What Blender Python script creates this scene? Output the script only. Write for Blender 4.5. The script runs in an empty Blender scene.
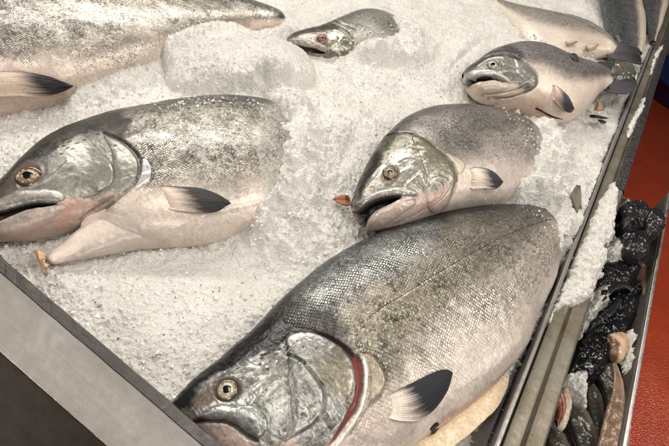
import bpy, math, random
import numpy as np
rng = np.random.default_rng(7)
random.seed(7)
scene = bpy.context.scene
COL = scene.collection

# ------------------------------------------------------------------ camera
W0, H0, F = 669.0, 446.0, 480.0
CX, CY = W0/2, H0/2
CAMH = 0.42
th = math.radians(44.5)
hx, hy = 0.2425, 0.9701                      # up direction seen in the picture (the camera is held tilted)
upc = np.array([hx*math.cos(th), hy*math.cos(th), math.sin(th)])
vdc = np.array([0, 0, -1.0])
fwc = vdc + math.sin(th)*upc; fwc /= np.linalg.norm(fwc)
rtc = np.cross(fwc, upc)
R = np.array([rtc, fwc, upc])                # camera coords -> world coords
CAM = np.array([0.0, 0.0, CAMH])
from mathutils import Matrix, Vector
cam_d = bpy.data.cameras.new('camera'); cam = bpy.data.objects.new('camera', cam_d); COL.objects.link(cam)
cam_d.sensor_width = 36.0; cam_d.lens = F/W0*36.0; cam_d.clip_start = 0.01; cam_d.clip_end = 100
M4 = Matrix.Identity(4)
for i in range(3):
    for j in range(3): M4[i][j] = R[i, j]
    M4[i][3] = CAM[i]
cam.matrix_world = M4
scene.camera = cam

def unproj(px, py, z):
    """the place at height z that the photograph shows at px, py"""
    px = np.asarray(px, float); py = np.asarray(py, float); z = np.asarray(z, float)
    d = np.stack([(px-CX)/F, -(py-CY)/F, -np.ones_like(px)], -1) @ R.T
    k = (z-CAMH)/d[..., 2]
    return CAM + d*k[..., None]
def proj(P):
    c = (P-CAM) @ R
    return np.stack([CX - F*c[..., 0]/c[..., 2], CY + F*c[..., 1]/c[..., 2]], -1)

# ------------------------------------------------------------------ noise
def _h(i, j, k, seed):
    with np.errstate(over='ignore'):
        x = (i.astype(np.uint32)*np.uint32(374761393) + j.astype(np.uint32)*np.uint32(668265263)
             + k.astype(np.uint32)*np.uint32(2147483647) + np.uint32((seed*1274126177) & 0xffffffff))
        x = (x ^ (x >> np.uint32(13)))*np.uint32(1274126177)
        x = (x ^ (x >> np.uint32(15)))*np.uint32(2246822519)
        x = x ^ (x >> np.uint32(16))
    return x.astype(np.float64)/4294967295.0*2-1
def vnoise(P, seed=0):
    P = np.asarray(P, float)
    if P.shape[-1] == 2: P = np.concatenate([P, np.zeros(P.shape[:-1]+(1,))], -1)
    fl = np.floor(P); f = P-fl; f = f*f*(3-2*f); I = fl.astype(np.int64)
    i, j, k = I[..., 0], I[..., 1], I[..., 2]; r = 0
    for a in (0, 1):
        wa = f[..., 0] if a else 1-f[..., 0]
        for b in (0, 1):
            wb = f[..., 1] if b else 1-f[..., 1]
            for c in (0, 1):
                wc = f[..., 2] if c else 1-f[..., 2]
                r = r + wa*wb*wc*_h(i+a, j+b, k+c, seed)
    return r
def fbm(P, sc, oct=4, seed=0, gain=.5):
    P = np.asarray(P, float)*sc; r = 0; a = 1.0; t = 0
    for o in range(oct):
        r = r + a*vnoise(P*(2.03**o)+o*17.3, seed+o); t += a; a *= gain
    return r/t
def sstep(a, b, x):
    t = np.clip((x-a)/(b-a), 0, 1); return t*t*(3-2*t)
def mixc(c, d, m):
    m = np.clip(m, 0, 1)[..., None]; return c*(1-m) + np.asarray(d, float)*m

# ------------------------------------------------------------------ mesh and materials
def mesh_obj(name, V, Fq, mat, parent=None, col=None, msk=None, uv=None, smooth=True, tris=False):
    me = bpy.data.meshes.new(name)
    V = np.ascontiguousarray(V, dtype=np.float32); Fq = np.ascontiguousarray(Fq, dtype=np.int32)
    n = Fq.shape[1]
    me.vertices.add(len(V)); me.vertices.foreach_set('co', V.ravel())
    me.loops.add(Fq.size); me.loops.foreach_set('vertex_index', Fq.ravel())
    me.polygons.add(len(Fq)); me.polygons.foreach_set('loop_start', np.arange(0, Fq.size, n, dtype=np.int32))
    me.polygons.foreach_set('loop_total', np.full(len(Fq), n, dtype=np.int32))
    me.polygons.foreach_set('use_smooth', np.full(len(Fq), smooth))
    me.update(calc_edges=True); me.validate()
    def attr(nm, A):
        at = me.color_attributes.new(nm, 'FLOAT_COLOR', 'POINT')
        B = np.ones((len(V), 4), np.float32); B[:, :3] = A; at.data.foreach_set('color', B.ravel())
    if col is not None: attr('Col', np.clip(col, 0.002, 1))
    if msk is not None: attr('Msk', msk)
    if uv is not None:
        l = me.uv_layers.new(name='UVMap'); l.data.foreach_set('uv', np.asarray(uv, np.float32)[Fq.ravel()].ravel())
    me.materials.append(mat)
    o = bpy.data.objects.new(name, me); COL.objects.link(o)
    if parent is not None: o.parent = parent
    return o
def tag(o, label=None, cat=None, group=None, kind=None):
    if label: o['label'] = label
    if cat: o['category'] = cat
    if group: o['group'] = group
    if kind: o['kind'] = kind
    return o
def empty(name, loc=(0, 0, 0)):
    o = bpy.data.objects.new(name, None); COL.objects.link(o); o.location = Vector([float(v) for v in loc]); o.empty_display_size = .02
    return o
def adopt(o, root):
    o.parent = root; o.matrix_parent_inverse = Matrix.Translation(-root.location); return o

class NT:
    def __init__(s, name):
        s.m = bpy.data.materials.new(name); s.m.use_nodes = True; s.t = s.m.node_tree; s.t.nodes.clear()
        s.out = s.n('ShaderNodeOutputMaterial'); s.b = s.n('ShaderNodeBsdfPrincipled'); s.l(s.b.outputs[0], s.out.inputs[0])
    def n(s, t, **k):
        x = s.t.nodes.new(t)
        for a, b in k.items(): setattr(x, a, b)
        return x
    def l(s, a, b): s.t.links.new(a, b)
    def put(s, sock, v):
        if hasattr(v, 'is_linked') or hasattr(v, 'links'): s.l(v, sock)
        else: sock.default_value = v
    def math(s, op, a, b=0.0, clamp=False):
        x = s.n('ShaderNodeMath', operation=op); x.use_clamp = clamp; s.put(x.inputs[0], a); s.put(x.inputs[1], b); return x.outputs[0]
    def mr(s, v, a, b, c, d):
        x = s.n('ShaderNodeMapRange'); s.put(x.inputs[0], v); x.inputs[1].default_value = a; x.inputs[2].default_value = b
        s.put(x.inputs[3], c); s.put(x.inputs[4], d); return x.outputs[0]
    def mix(s, f, a, b, blend='MIX'):
        x = s.n('ShaderNodeMix', data_type='RGBA', blend_type=blend); s.put(x.inputs[0], f); s.put(x.inputs[6], a); s.put(x.inputs[7], b); return x.outputs[2]
    def attr(s, nm): return s.n('ShaderNodeAttribute', attribute_name=nm)
    def sep(s, v):
        x = s.n('ShaderNodeSeparateXYZ'); s.l(v, x.inputs[0]); return x.outputs
    def noise(s, vec, sc, det=3, rough=.5):
        x = s.n('ShaderNodeTexNoise'); s.l(vec, x.inputs['Vector']); x.inputs['Scale'].default_value = sc
        x.inputs['Detail'].default_value = det; x.inputs['Roughness'].default_value = rough; return x.outputs[0]
    def bump(s, h, dist, strength=1.0, nrm=None):
        x = s.n('ShaderNodeBump'); s.put(x.inputs['Height'], h); x.inputs['Distance'].default_value = dist
        s.put(x.inputs['Strength'], strength)
        if nrm is not None: s.l(nrm, x.inputs['Normal'])
        return x.outputs[0]

def skin_material(name, pitch, coat=.38, bk=1.0, sheen_rough=.30):
    g = NT(name); b = g.b
    col = g.attr('Col').outputs['Color']; mk = g.sep(g.attr('Msk').outputs['Vector'])
    metal, scale, rough = mk[0], mk[1], mk[2]
    uv = g.n('ShaderNodeUVMap').outputs[0]
    obj = g.n('ShaderNodeTexCoord').outputs['Object']
    wob = g.n('ShaderNodeTexNoise'); g.l(uv, wob.inputs['Vector']); wob.inputs['Scale'].default_value = 0.12/pitch
    va = g.n('ShaderNodeVectorMath', operation='SCALE'); g.l(wob.outputs['Color'], va.inputs[0]); va.inputs['Scale'].default_value = pitch*1.4
    vb = g.n('ShaderNodeVectorMath', operation='ADD'); g.l(uv, vb.inputs[0]); g.l(va.outputs[0], vb.inputs[1])
    mp = g.n('ShaderNodeMapping'); g.l(vb.outputs[0], mp.inputs['Vector'])
    mp.inputs['Rotation'].default_value = (0, 0, math.radians(45)); mp.inputs['Scale'].default_value = (1/pitch, 1/pitch, 1/pitch)
    vo = g.n('ShaderNodeTexVoronoi', voronoi_dimensions='2D', feature='F1'); g.l(mp.outputs[0], vo.inputs['Vector'])
    vo.inputs['Scale'].default_value = 1.0; vo.inputs['Randomness'].default_value = .45
    de = g.n('ShaderNodeTexVoronoi', voronoi_dimensions='2D', feature='DISTANCE_TO_EDGE'); g.l(mp.outputs[0], de.inputs['Vector'])
    de.inputs['Scale'].default_value = 1.0; de.inputs['Randomness'].default_value = .45
    sub = g.n('ShaderNodeVectorMath', operation='SUBTRACT'); g.l(mp.outputs[0], sub.inputs[0]); g.l(vo.outputs['Position'], sub.inputs[1])
    dt = g.n('ShaderNodeVectorMath', operation='DOT_PRODUCT'); g.l(sub.outputs[0], dt.inputs[0]); dt.inputs[1].default_value = (.7, .7, 0)
    edge = g.mr(de.outputs['Distance'], 0.0, 0.22, 0.0, 1.0)
    hgt = g.math('ADD', g.math('MULTIPLY', dt.outputs['Value'], .8), g.math('MULTIPLY', edge, .55))
    cellr = g.sep(vo.outputs['Color'])
    mot = g.mr(g.noise(obj, 260, 4, .6), .3, .7, g.mr(metal, .1, .6, .84, .62), g.mr(metal, .1, .6, 1.0, 1.12))
    amp = g.mr(g.noise(obj, 38, 5, .7), .32, .68, .12, 1.3); scale = g.math('MULTIPLY', scale, amp)
    var = g.math('ADD', 1.0, g.math('MULTIPLY', scale, g.math('SUBTRACT', g.mr(cellr[0], 0, 1, 0.0, 1.0), .5)))
    seam = g.math('SUBTRACT', 1.0, g.math('MULTIPLY', g.math('MULTIPLY', scale, .82), g.math('SUBTRACT', 1.0, edge)))
    f = g.math('MULTIPLY', g.math('MULTIPLY', var, seam), mot)
    vm = g.n('ShaderNodeVectorMath', operation='SCALE'); g.l(col, vm.inputs[0]); g.l(f, vm.inputs['Scale'])
    g.l(vm.outputs[0], b.inputs['Base Color'])
    g.l(metal, b.inputs['Metallic'])
    rr = g.math('ADD', rough, g.math('MULTIPLY', g.math('SUBTRACT', cellr[1], .5), g.math('MULTIPLY', scale, .22)), True)
    g.l(rr, b.inputs['Roughness'])
    bs = g.bump(hgt, pitch*.17, g.math('MULTIPLY', scale, 1.0))
    fine = g.noise(obj, 900, 3, .6); mid = g.noise(obj, 170, 4, .6)
    b2 = g.bump(g.math('ADD', mid, g.math('MULTIPLY', fine, .25)), .0008, g.mr(scale, 0, 1, .55*bk, .16*bk), bs)
    g.l(b2, b.inputs['Normal'])
    g.l(g.mr(metal, 0, .8, coat*.18, coat*1.1), b.inputs['Coat Weight']); b.inputs['Coat Roughness'].default_value = .08
    b.inputs['Specular IOR Level'].default_value = .20
    cn = g.bump(g.math('ADD', mid, g.math('MULTIPLY', fine, .35)), .0010, g.mr(scale, 0, 1, .7*bk, .3*bk))
    cb = g.bump(hgt, pitch*.07, g.math('MULTIPLY', scale, 1.0), cn)
    g.l(cb, b.inputs['Coat Normal'])
    b.inputs['Subsurface Weight'].default_value = 0.0
    return g.m

def simple_attr_material(name, rough=.35, coat=.4, metal=0.0, bump=.0006, bsc=400, ray=False):
    g = NT(name); b = g.b
    col = g.attr('Col').outputs['Color']; obj = g.n('ShaderNodeTexCoord').outputs['Object']
    nz = g.noise(obj, bsc, 4, .6)
    vm = g.n('ShaderNodeVectorMath', operation='SCALE'); g.l(col, vm.inputs[0]); g.l(g.mr(nz, .3, .7, .82, 1.18), vm.inputs['Scale'])
    g.l(vm.outputs[0], b.inputs['Base Color']); b.inputs['Roughness'].default_value = rough; b.inputs['Metallic'].default_value = metal
    b.inputs['Coat Weight'].default_value = coat; b.inputs['Coat Roughness'].default_value = .1
    if coat == 0: b.inputs['Specular IOR Level'].default_value = .25
    g.l(g.bump(nz, bump, .8), b.inputs['Normal'])
    return g.m

def ice_material():
    g = NT('crushed_ice'); b = g.b
    obj = g.n('ShaderNodeTexCoord').outputs['Object']
    wv = g.n('ShaderNodeTexNoise'); g.l(obj, wv.inputs['Vector']); wv.inputs['Scale'].default_value = 160; wv.inputs['Detail'].default_value = 3
    va = g.n('ShaderNodeVectorMath', operation='SCALE'); g.l(wv.outputs['Color'], va.inputs[0]); va.inputs['Scale'].default_value = .006
    vb = g.n('ShaderNodeVectorMath', operation='ADD'); g.l(obj, vb.inputs[0]); g.l(va.outputs[0], vb.inputs[1])
    vo = g.n('ShaderNodeTexVoronoi', feature='F1'); g.l(vb.outputs[0], vo.inputs['Vector']); vo.inputs['Scale'].default_value = 300
    vo2 = g.n('ShaderNodeTexVoronoi', feature='F1'); g.l(vb.outputs[0], vo2.inputs['Vector']); vo2.inputs['Scale'].default_value = 130
    nz = g.noise(obj, 210, 4, .6); big = g.noise(obj, 14, 5, .6); fn = g.noise(obj, 1500, 2, .5)
    c1, c2 = g.sep(vo.outputs['Color']), g.sep(vo2.outputs['Color'])
    h = g.math('ADD', g.math('ADD', g.math('MULTIPLY', c1[2], .5), g.math('MULTIPLY', c2[2], .9)), g.math('MULTIPLY', nz, 2.4))
    bn = g.bump(g.math('ADD', h, g.math('MULTIPLY', fn, .2)), 0.0026, .75)
    g.l(bn, b.inputs['Normal'])
    c = g.mix(g.mr(big, .3, .7, 0., 1.), (.67, .645, .60, 1), (.83, .805, .76, 1))
    c = g.mix(g.mr(c1[0], .0, .5, .16, 0.), c, (.50, .485, .46, 1))
    c = g.mix(g.mr(c2[0], .6, 1., 0, .35), c, (.88, .86, .83, 1))
    g.l(c, b.inputs['Base Color'])
    g.l(g.mr(c1[1], 0, 1, .06, .34), b.inputs['Roughness'])
    b.inputs['Coat Weight'].default_value = .4; b.inputs['Coat Roughness'].default_value = .06; g.l(bn, b.inputs['Coat Normal'])
    b.inputs['Specular IOR Level'].default_value = .7
    b.inputs['Subsurface Weight'].default_value = .3
    b.inputs['Subsurface Radius'].default_value = (1., .95, .88); b.inputs['Subsurface Scale'].default_value = .003
    return g.m
def chip_material():
    g = NT('ice_chip'); b = g.b
    rd = g.n('ShaderNodeNewGeometry').outputs['Random Per Island']
    g.l(g.mix(rd, (.60, .58, .55, 1), (.90, .885, .86, 1)), b.inputs['Base Color']); b.inputs['Roughness'].default_value = .1
    b.inputs['Specular IOR Level'].default_value = .8
    return g.m
def steel_material(name, base, rough=.32, spots=.0, stain=(.2, .17, .12), st=.0, brush=None, metal=1.0, drops=0.0):
    g = NT(name); b = g.b
    obj = g.n('ShaderNodeTexCoord').outputs['Object']
    n1 = g.noise(obj, 16, 5, .65); n2 = g.noise(obj, 120, 5, .65); n3 = g.noise(obj, 700, 3, .6)
    c = g.mix(g.mr(n1, .38, .68, 0, st), base+(1,), stain+(1,))
    vo = g.n('ShaderNodeTexVoronoi', feature='F1'); g.l(obj, vo.inputs['Vector']); vo.inputs['Scale'].default_value = 150
    dot = g.mr(vo.outputs['Distance'], .06, .22, 1, 0)
    c = g.mix(g.math('MULTIPLY', g.math('MULTIPLY', dot, g.math('GREATER_THAN', g.sep(vo.outputs['Color'])[0], .55)), spots), c, (.05, .045, .04, 1))
    g.l(g.mix(g.mr(n2, .32, .68, 0, .6), c, (base[0]*.62, base[1]*.60, base[2]*.56, 1)), b.inputs['Base Color'])
    b.inputs['Metallic'].default_value = metal
    g.l(g.mr(n2, .3, .7, rough*.75, rough*1.35), b.inputs['Roughness'])
    hh = g.math('ADD', g.math('MULTIPLY', n2, .7), g.math('MULTIPLY', n3, .3))
    if brush is not None:
        vr = g.n('ShaderNodeVectorRotate', rotation_type='Z_AXIS'); g.l(obj, vr.inputs['Vector']); vr.inputs['Angle'].default_value = -brush
        mp = g.n('ShaderNodeMapping'); g.l(vr.outputs[0], mp.inputs['Vector']); mp.inputs['Scale'].default_value = (9, 700, 700)
        br = g.noise(mp.outputs[0], 1.0, 4, .7)
        mp2 = g.n('ShaderNodeMapping'); g.l(vr.outputs[0], mp2.inputs['Vector']); mp2.inputs['Scale'].default_value = (22, 160, 160)
        br2 = g.noise(mp2.outputs[0], 1.0, 4, .75)
        hh = g.math('ADD', hh, g.math('MULTIPLY', br, .45))
        vs = g.n('ShaderNodeVectorMath', operation='SCALE'); g.l(b.inputs['Base Color'].links[0].from_socket, vs.inputs[0])
        g.l(g.math('MULTIPLY', g.mr(br, .3, .7, .96, 1.04), g.mr(br2, .35, .7, .94, 1.04)), vs.inputs['Scale']); g.l(vs.outputs[0], b.inputs['Base Color'])
    bn = g.bump(hh, .0006, .6)
    if drops:
        vd = g.n('ShaderNodeTexVoronoi', feature='SMOOTH_F1'); g.l(obj, vd.inputs['Vector']); vd.inputs['Scale'].default_value = 260
        bn = g.bump(g.mr(vd.outputs['Distance'], .1, .5, 1, 0), .0016, drops, bn)
        b.inputs['Coat Weight'].default_value = .8; b.inputs['Coat Roughness'].default_value = .05; g.l(bn, b.inputs['Coat Normal'])
    g.l(bn, b.inputs['Normal'])
    return g.m
def floor_material():
    g = NT('red_floor'); b = g.b
    obj = g.n('ShaderNodeTexCoord').outputs['Object']
    n1 = g.noise(obj, 5, 4, .6); n2 = g.noise(obj, 90, 4, .7); vo = g.n('ShaderNodeTexVoronoi', feature='F1'); g.l(obj, vo.inputs['Vector']); vo.inputs['Scale'].default_value = 190
    c = g.mix(g.mr(n1, .35, .65, 0, 1), (.56, .055, .012, 1), (.68, .080, .014, 1))
    c = g.mix(g.mr(n2, .3, .65, .5, 0), c, (.42, .04, .010, 1))
    g.l(c, b.inputs['Base Color']); b.inputs['Roughness'].default_value = .25
    b.inputs['Coat Weight'].default_value = .8; b.inputs['Coat Roughness'].default_value = .06
    h = g.math('ADD', g.math('MULTIPLY', vo.outputs['Distance'], 1.), g.math('MULTIPLY', n2, .8))
    bn = g.bump(h, .0035, .7); g.l(bn, b.inputs['Normal']); g.l(bn, b.inputs['Coat Normal'])
    return g.m

def _ang(x0, y0, x1, y1):
    A, B = unproj(x0, y0, 0.), unproj(x1, y1, 0.); return math.atan2(B[1]-A[1], B[0]-A[0])
A_RAIL, A_PAN = _ang(547, 446, 589, 300), _ang(0, 258, 221, 446)
MAT = dict(
    skin_big=skin_material('salmon_skin_coarse', .0032), skin_mid=skin_material('salmon_skin', .0029),
    skin_far=skin_material('salmon_skin_fine', .0040),
    dark=skin_material('wet_dark_fish_skin', .003, .9, .35),
    fin=simple_attr_material('fin_membrane', .6, .0), flesh=simple_attr_material('fish_flesh', .5, .15),
    eye=simple_attr_material('fish_eye', .12, 1.0, 0, .0001, 900),
    ice=ice_material(), chip=chip_material(),
    rim=steel_material('worn_steel_rim', (.36, .345, .335), .36, .4, (.18, .16, .14), .6, metal=.6),
    channel=steel_material('stained_steel', (.26, .245, .21), .38, .9, (.15, .105, .045), .95, A_RAIL, metal=.4),
    channel_far=steel_material('wet_steel', (.24, .225, .225), .38, .6, (.2, .18, .17), .5, drops=.4),
    wet=steel_material('beaded_wet_steel', (.13, .125, .165), .3, .3, (.1, .1, .12), .5, drops=.9),
    wall=steel_material('steel_tray_wall', (.33, .30, .285), .45, .15, (.24, .2, .17), .5, metal=.4),
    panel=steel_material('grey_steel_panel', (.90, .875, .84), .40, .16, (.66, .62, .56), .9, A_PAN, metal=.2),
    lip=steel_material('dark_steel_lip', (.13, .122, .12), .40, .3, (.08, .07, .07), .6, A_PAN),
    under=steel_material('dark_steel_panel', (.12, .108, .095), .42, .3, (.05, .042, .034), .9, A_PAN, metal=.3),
    bead=steel_material('bright_weld', (.75, .68, .56), .35, .2, (.5, .4, .3), .5),
    outer=steel_material('pale_steel_rim', (.62, .58, .58), .35, .3, (.4, .38, .4), .5),
    floor=floor_material(),
)
g = NT('blue_plastic'); g.b.inputs['Base Color'].default_value = (.01, .03, .14, 1); g.b.inputs['Roughness'].default_value = .3; MAT['blue'] = g.m
g = NT('dirt_speck'); g.b.inputs['Base Color'].default_value = (.06, .05, .045, 1); g.b.inputs['Roughness'].default_value = .5; MAT['dirt'] = g.m

# ------------------------------------------------------------------ fish
def hermite(X, n, power_end=0.0):
    X = np.asarray(X, float); K = len(X)
    mid = X[:, :4].reshape(K, 2, 2).mean(1)
    dT = np.linalg.norm(np.diff(X[:, 0:2], axis=0), axis=1); dB = np.linalg.norm(np.diff(X[:, 2:4], axis=0), axis=1)
    d = np.maximum((dT+dB)/2, 1.0); u = np.concatenate([[0], np.cumsum(d)])
    m = np.zeros_like(X)
    m[1:-1] = ((X[1:-1]-X[:-2])/d[:-1, None]*d[1:, None] + (X[2:]-X[1:-1])/d[1:, None]*d[:-1, None])/(d[:-1]+d[1:])[:, None]
    m[0] = (X[1]-X[0])/d[0]; m[-1] = (X[-1]-X[-2])/d[-1]
    q = np.linspace(0, u[-1], n); i = np.clip(np.searchsorted(u, q, 'right')-1, 0, K-2)
    h = d[i]; t = (q-u[i])/h; t = t[:, None]; h = h[:, None]
    return ((2*t**3-3*t**2+1)*X[i] + (t**3-2*t**2+t)*h*m[i] + (-2*t**3+3*t**2)*X[i+1] + (t**3-t**2)*h*m[i+1])
def box1(A, r):
    if r < 1: return A
    k = np.ones(2*r+1)/(2*r+1); B = np.pad(A, ((r, r), (0, 0)), 'edge')
    return np.stack([np.convolve(B[:, c], k, 'valid') for c in range(A.shape[1])], 1)

class Fish:
    """a body lying on its side; stations: (Tx,Ty,Bx,By,z0,k) back edge, belly edge, mid height, thickness ratio"""
    def __init__(s, st, nu, nv, pw=.8, fit=7, sm=4):
        X = hermite(np.array(st, float), nu)
        s.nu, s.nv = nu, nv
        Tp, Bp, z0, k = X[:, 0:2].copy(), X[:, 2:4].copy(), X[:, 4], X[:, 5]
        T = unproj(Tp[:, 0], Tp[:, 1], z0)[:, :2]; B = unproj(Bp[:, 0], Bp[:, 1], z0)[:, :2]
        def phis(m):      # dense over the upper side
            a = np.linspace(0, np.pi, int(m*.86), endpoint=False); b = np.linspace(np.pi, 2*np.pi, m-int(m*.86), endpoint=False)
            return np.concatenate([a, b])
        def ring(T, B, ph):
            C = (T+B)/2; e = (T-B)/2; w = np.linalg.norm(e, axis=1)
            c = k*w
            cs, sn = np.cos(ph), np.sin(ph)
            yy = np.sign(cs)*np.abs(cs)**1.0; zz = np.sign(sn)*np.abs(sn)**pw
            P = np.zeros((len(T), len(ph), 3))
            P[:, :, :2] = C[:, None] + e[:, None]*yy[None, :, None]
            P[:, :, 2] = z0[:, None] + c[:, None]*zz[None, :]
            return P
        nn = Tp-Bp; L = np.linalg.norm(nn, axis=1, keepdims=True); nn = nn/np.maximum(L, 1e-6)
        cph = np.linspace(0, 2*np.pi, 64, endpoint=False)
        for it in range(fit):
            P = ring(T, B, cph); p = proj(P); q = (p*nn[:, None]).sum(-1)
            et = (Tp*nn).sum(1)-q.max(1); eb = (Bp*nn).sum(1)-q.min(1)
            for A, e, Q in ((T, et, Tp), (B, eb, Bp)):
                d = unproj(Q[:, 0]+nn[:, 0], Q[:, 1]+nn[:, 1], z0)[:, :2]-unproj(Q[:, 0], Q[:, 1], z0)[:, :2]
                A += d*np.clip(e, -6, 6)[:, None]*.8
            T = box1(T, sm); B = box1(B, sm)
        s.ph = phis(nv); s.P = ring(T, B, s.ph)
        s.w = np.broadcast_to(np.cos(s.ph), (nu, nv)).copy()
        s.top = np.broadcast_to(np.sin(s.ph) >= 0, (nu, nv))
        s.N = s.normals(s.P)
        # surface coordinates in metres
        j0 = int(np.argmin(abs(s.ph-np.pi/2)))
        seg = np.linalg.norm(np.diff(s.P, axis=1), axis=2); cum = np.concatenate([np.zeros((nu, 1)), np.cumsum(seg, 1)], 1)
        s.t = cum[:, j0][:, None]-cum
        ctr = (T+B)/2; sl = np.concatenate([[0], np.cumsum(np.linalg.norm(np.diff(np.c_[box1(ctr, 8), z0], axis=0), axis=1))])
        s.s = np.broadcast_to(sl[:, None], (nu, nv)).copy()
        s.px = proj(s.P); view = s.P-CAM
        s.vis = (s.N*view).sum(-1) < 0
        s.mpp = np.median(np.linalg.norm(view, axis=-1))/F
        s.h = np.zeros((nu, nv)); s.col = np.full((nu, nv, 3), .3); s.msk = np.zeros((nu, nv, 3)); s.msk[..., 2] = .35
        s._vp = s.px[s.vis]; s._vs = np.stack([s.s[s.vis], s.t[s.vis]], -1); s._vP = s.P[s.vis]; s._vN = s.N[s.vis]
        s.ST = np.stack([s.s, s.t], -1)
    def normals(s, P):
        du = np.gradient(P, axis=0); dv = np.roll(P, -1, 1)-np.roll(P, 1, 1)
        n = np.cross(dv, du); n /= np.maximum(np.linalg.norm(n, axis=-1, keepdims=True), 1e-12)
        c = P.mean(1, keepdims=True); sg = np.sign(((P-c)*n).sum(-1).sum()); return n*sg
    def near(s, x, y, k=1):
        d = ((s._vp-[x, y])**2).sum(-1); return np.argpartition(d, k)[:k], math.sqrt(d.min())
    def loc(s, pts): return np.array([s._vs[s.near(x, y)[0][0]] for x, y in pts])
    def at(s, x, y):
        i, d = s.near(x, y, 6); return s._vP[i].mean(0), s._vN[i].mean(0)/np.linalg.norm(s._vN[i].mean(0)), d
    @staticmethod
    def smooth_pts(q, closed=False, n=6):
        q = np.asarray(q, float); K = len(q)
        if K < 3: return q
        out = []
        for i in range(K if closed else K-1):
            a, b = q[i], q[(i+1) % K]; p = q[(i-1) % K] if (closed or i > 0) else a; r = q[(i+2) % K] if (closed or i < K-2) else b
            for t in np.linspace(0, 1, n, endpoint=False):
                out.append(.5*((2*a)+(-p+b)*t+(2*p-5*a+4*b-r)*t*t+(-p+3*a-3*b+r)*t**3))
        if not closed: out.append(q[-1])
        return np.array(out)
    def _bb(s, q, m):
        lo, hi = q.min(0)-m, q.max(0)+m
        return ((s.ST >= lo) & (s.ST <= hi)).all(-1) & (s.top | s.vis)
    def line(s, pts, reach_px=14, jit=0.0):
        """distance (px) to a traced line laid on the skin"""
        q = s.loc(s.smooth_pts(pts, n=5))
        for _ in range(3):
            if len(q) > 4: q[1:-1] = (q[:-2]+q[1:-1]*1.0+q[2:])/3
        m = reach_px*s.mpp; bb = s._bb(q, m)
        D = np.full(s.s.shape, 1e3); X = s.ST[bb]
        if jit: X = X + jit*s.mpp*np.stack([fbm(X, .12/s.mpp, 3, 5), fbm(X, .12/s.mpp, 3, 9)], -1)
        d = np.full(len(X), 1e9)
        for a, b in zip(q[:-1], q[1:]):
            e = b-a; L = max((e*e).sum(), 1e-14); t = np.clip(((X-a)@e)/L, 0, 1)
            d = np.minimum(d, np.linalg.norm(X-a-t[:, None]*e, axis=1))
        D[bb] = d/s.mpp; return D
    def poly(s, pts, reach_px=30, smooth=True, jit=0.0):
        """signed distance (px) to a traced outline on the skin, positive inside"""
        q = s.loc(s.smooth_pts(pts, True, 4) if smooth else pts); m = reach_px*s.mpp; bb = s._bb(q, m)
        D = np.full(s.s.shape, -1e3); X = s.ST[bb]
        if jit: X = X + jit*s.mpp*np.stack([fbm(X, .12/s.mpp, 4, 15), fbm(X, .12/s.mpp, 4, 19)], -1)
        d = np.full(len(X), 1e9); ins = np.zeros(len(X), bool)
        for a, b in zip(q, np.roll(q, -1, 0)):
            e = b-a; L = max((e*e).sum(), 1e-14); t = np.clip(((X-a)@e)/L, 0, 1)
            d = np.minimum(d, np.linalg.norm(X-a-t[:, None]*e, axis=1))
            c = (a[1] > X[:, 1]) != (b[1] > X[:, 1])
            with np.errstate(divide='ignore', invalid='ignore'):
                xx = (b[0]-a[0])*(X[:, 1]-a[1])/(b[1]-a[1])+a[0]
            ins ^= c & (X[:, 0] < xx)
        D[bb] = np.where(ins, d, -d)/s.mpp; return D
    def groove(s, pts, w=1.2, dep=1.0, dark=.5, jit=.5, colr=(.03, .025, .025)):
        d = s.line(pts, w*6+4, jit); m = np.exp(-(d/w)**2); s.h -= m*dep*s.mpp; s.col = mixc(s.col, colr, m*dark)
    def ridge(s, pts, w=2, hgt=1.0, jit=.5, light=0.0):
        d = s.line(pts, w*6+4, jit); m = np.exp(-(d/w)**2); s.h += .55*m*hgt*s.mpp*(1+.5*s.n(.15, 2, 7))
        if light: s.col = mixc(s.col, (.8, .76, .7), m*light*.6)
    def n(s, sc, oc=4, seed=0): return fbm(s.P, sc/s.mpp, oc, seed)      # sc in cycles per px
    def tris(s):
        i = np.arange(s.nu-1)[:, None]*s.nv; j = np.arange(s.nv)[None]; j2 = (j+1) % s.nv
        return np.stack([i+j, i+j2, i+s.nv+j2, i+s.nv+j], -1).reshape(-1, 4)
    dz = 0.0
    def surface(s, h=None):
        S = s.P + s.N*(s.h if h is None else h)[..., None]; S[..., 2] += s.dz; return S
    def zmap(s, lo, n, cell):
        S = s.surface(); m = s.top & (S[..., 2] > -.01); Z = np.full((n[0], n[1]), -.03)
        I = ((S[..., :2]-lo)/cell).astype(int); ok = m & (I[..., 0] >= 0) & (I[..., 1] >= 0) & (I[..., 0] < n[0]) & (I[..., 1] < n[1])
        np.maximum.at(Z, (I[..., 0][ok], I[..., 1][ok]), S[..., 2][ok])
        for _ in range(2):
            Q = np.pad(Z, 1, 'edge'); nb = np.stack([Q[:-2, 1:-1], Q[2:, 1:-1], Q[1:-1, :-2], Q[1:-1, 2:]]).max(0); Z = np.where(Z < -.025, np.where(nb > -.025, nb-.001, Z), Z)
        for _ in range(3):
            Q = np.pad(Z, 1, 'edge'); Z = (Q[:-2, 1:-1]+Q[2:, 1:-1]+Q[1:-1, :-2]+Q[1:-1, 2:]+2*Z)/6
        return Z
    def mesh_data(s):
        return s.surface().reshape(-1, 3), s.tris(), s.col.reshape(-1, 3), s.msk.reshape(-1, 3), np.stack([s.s, s.t], -1).reshape(-1, 2)
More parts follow.
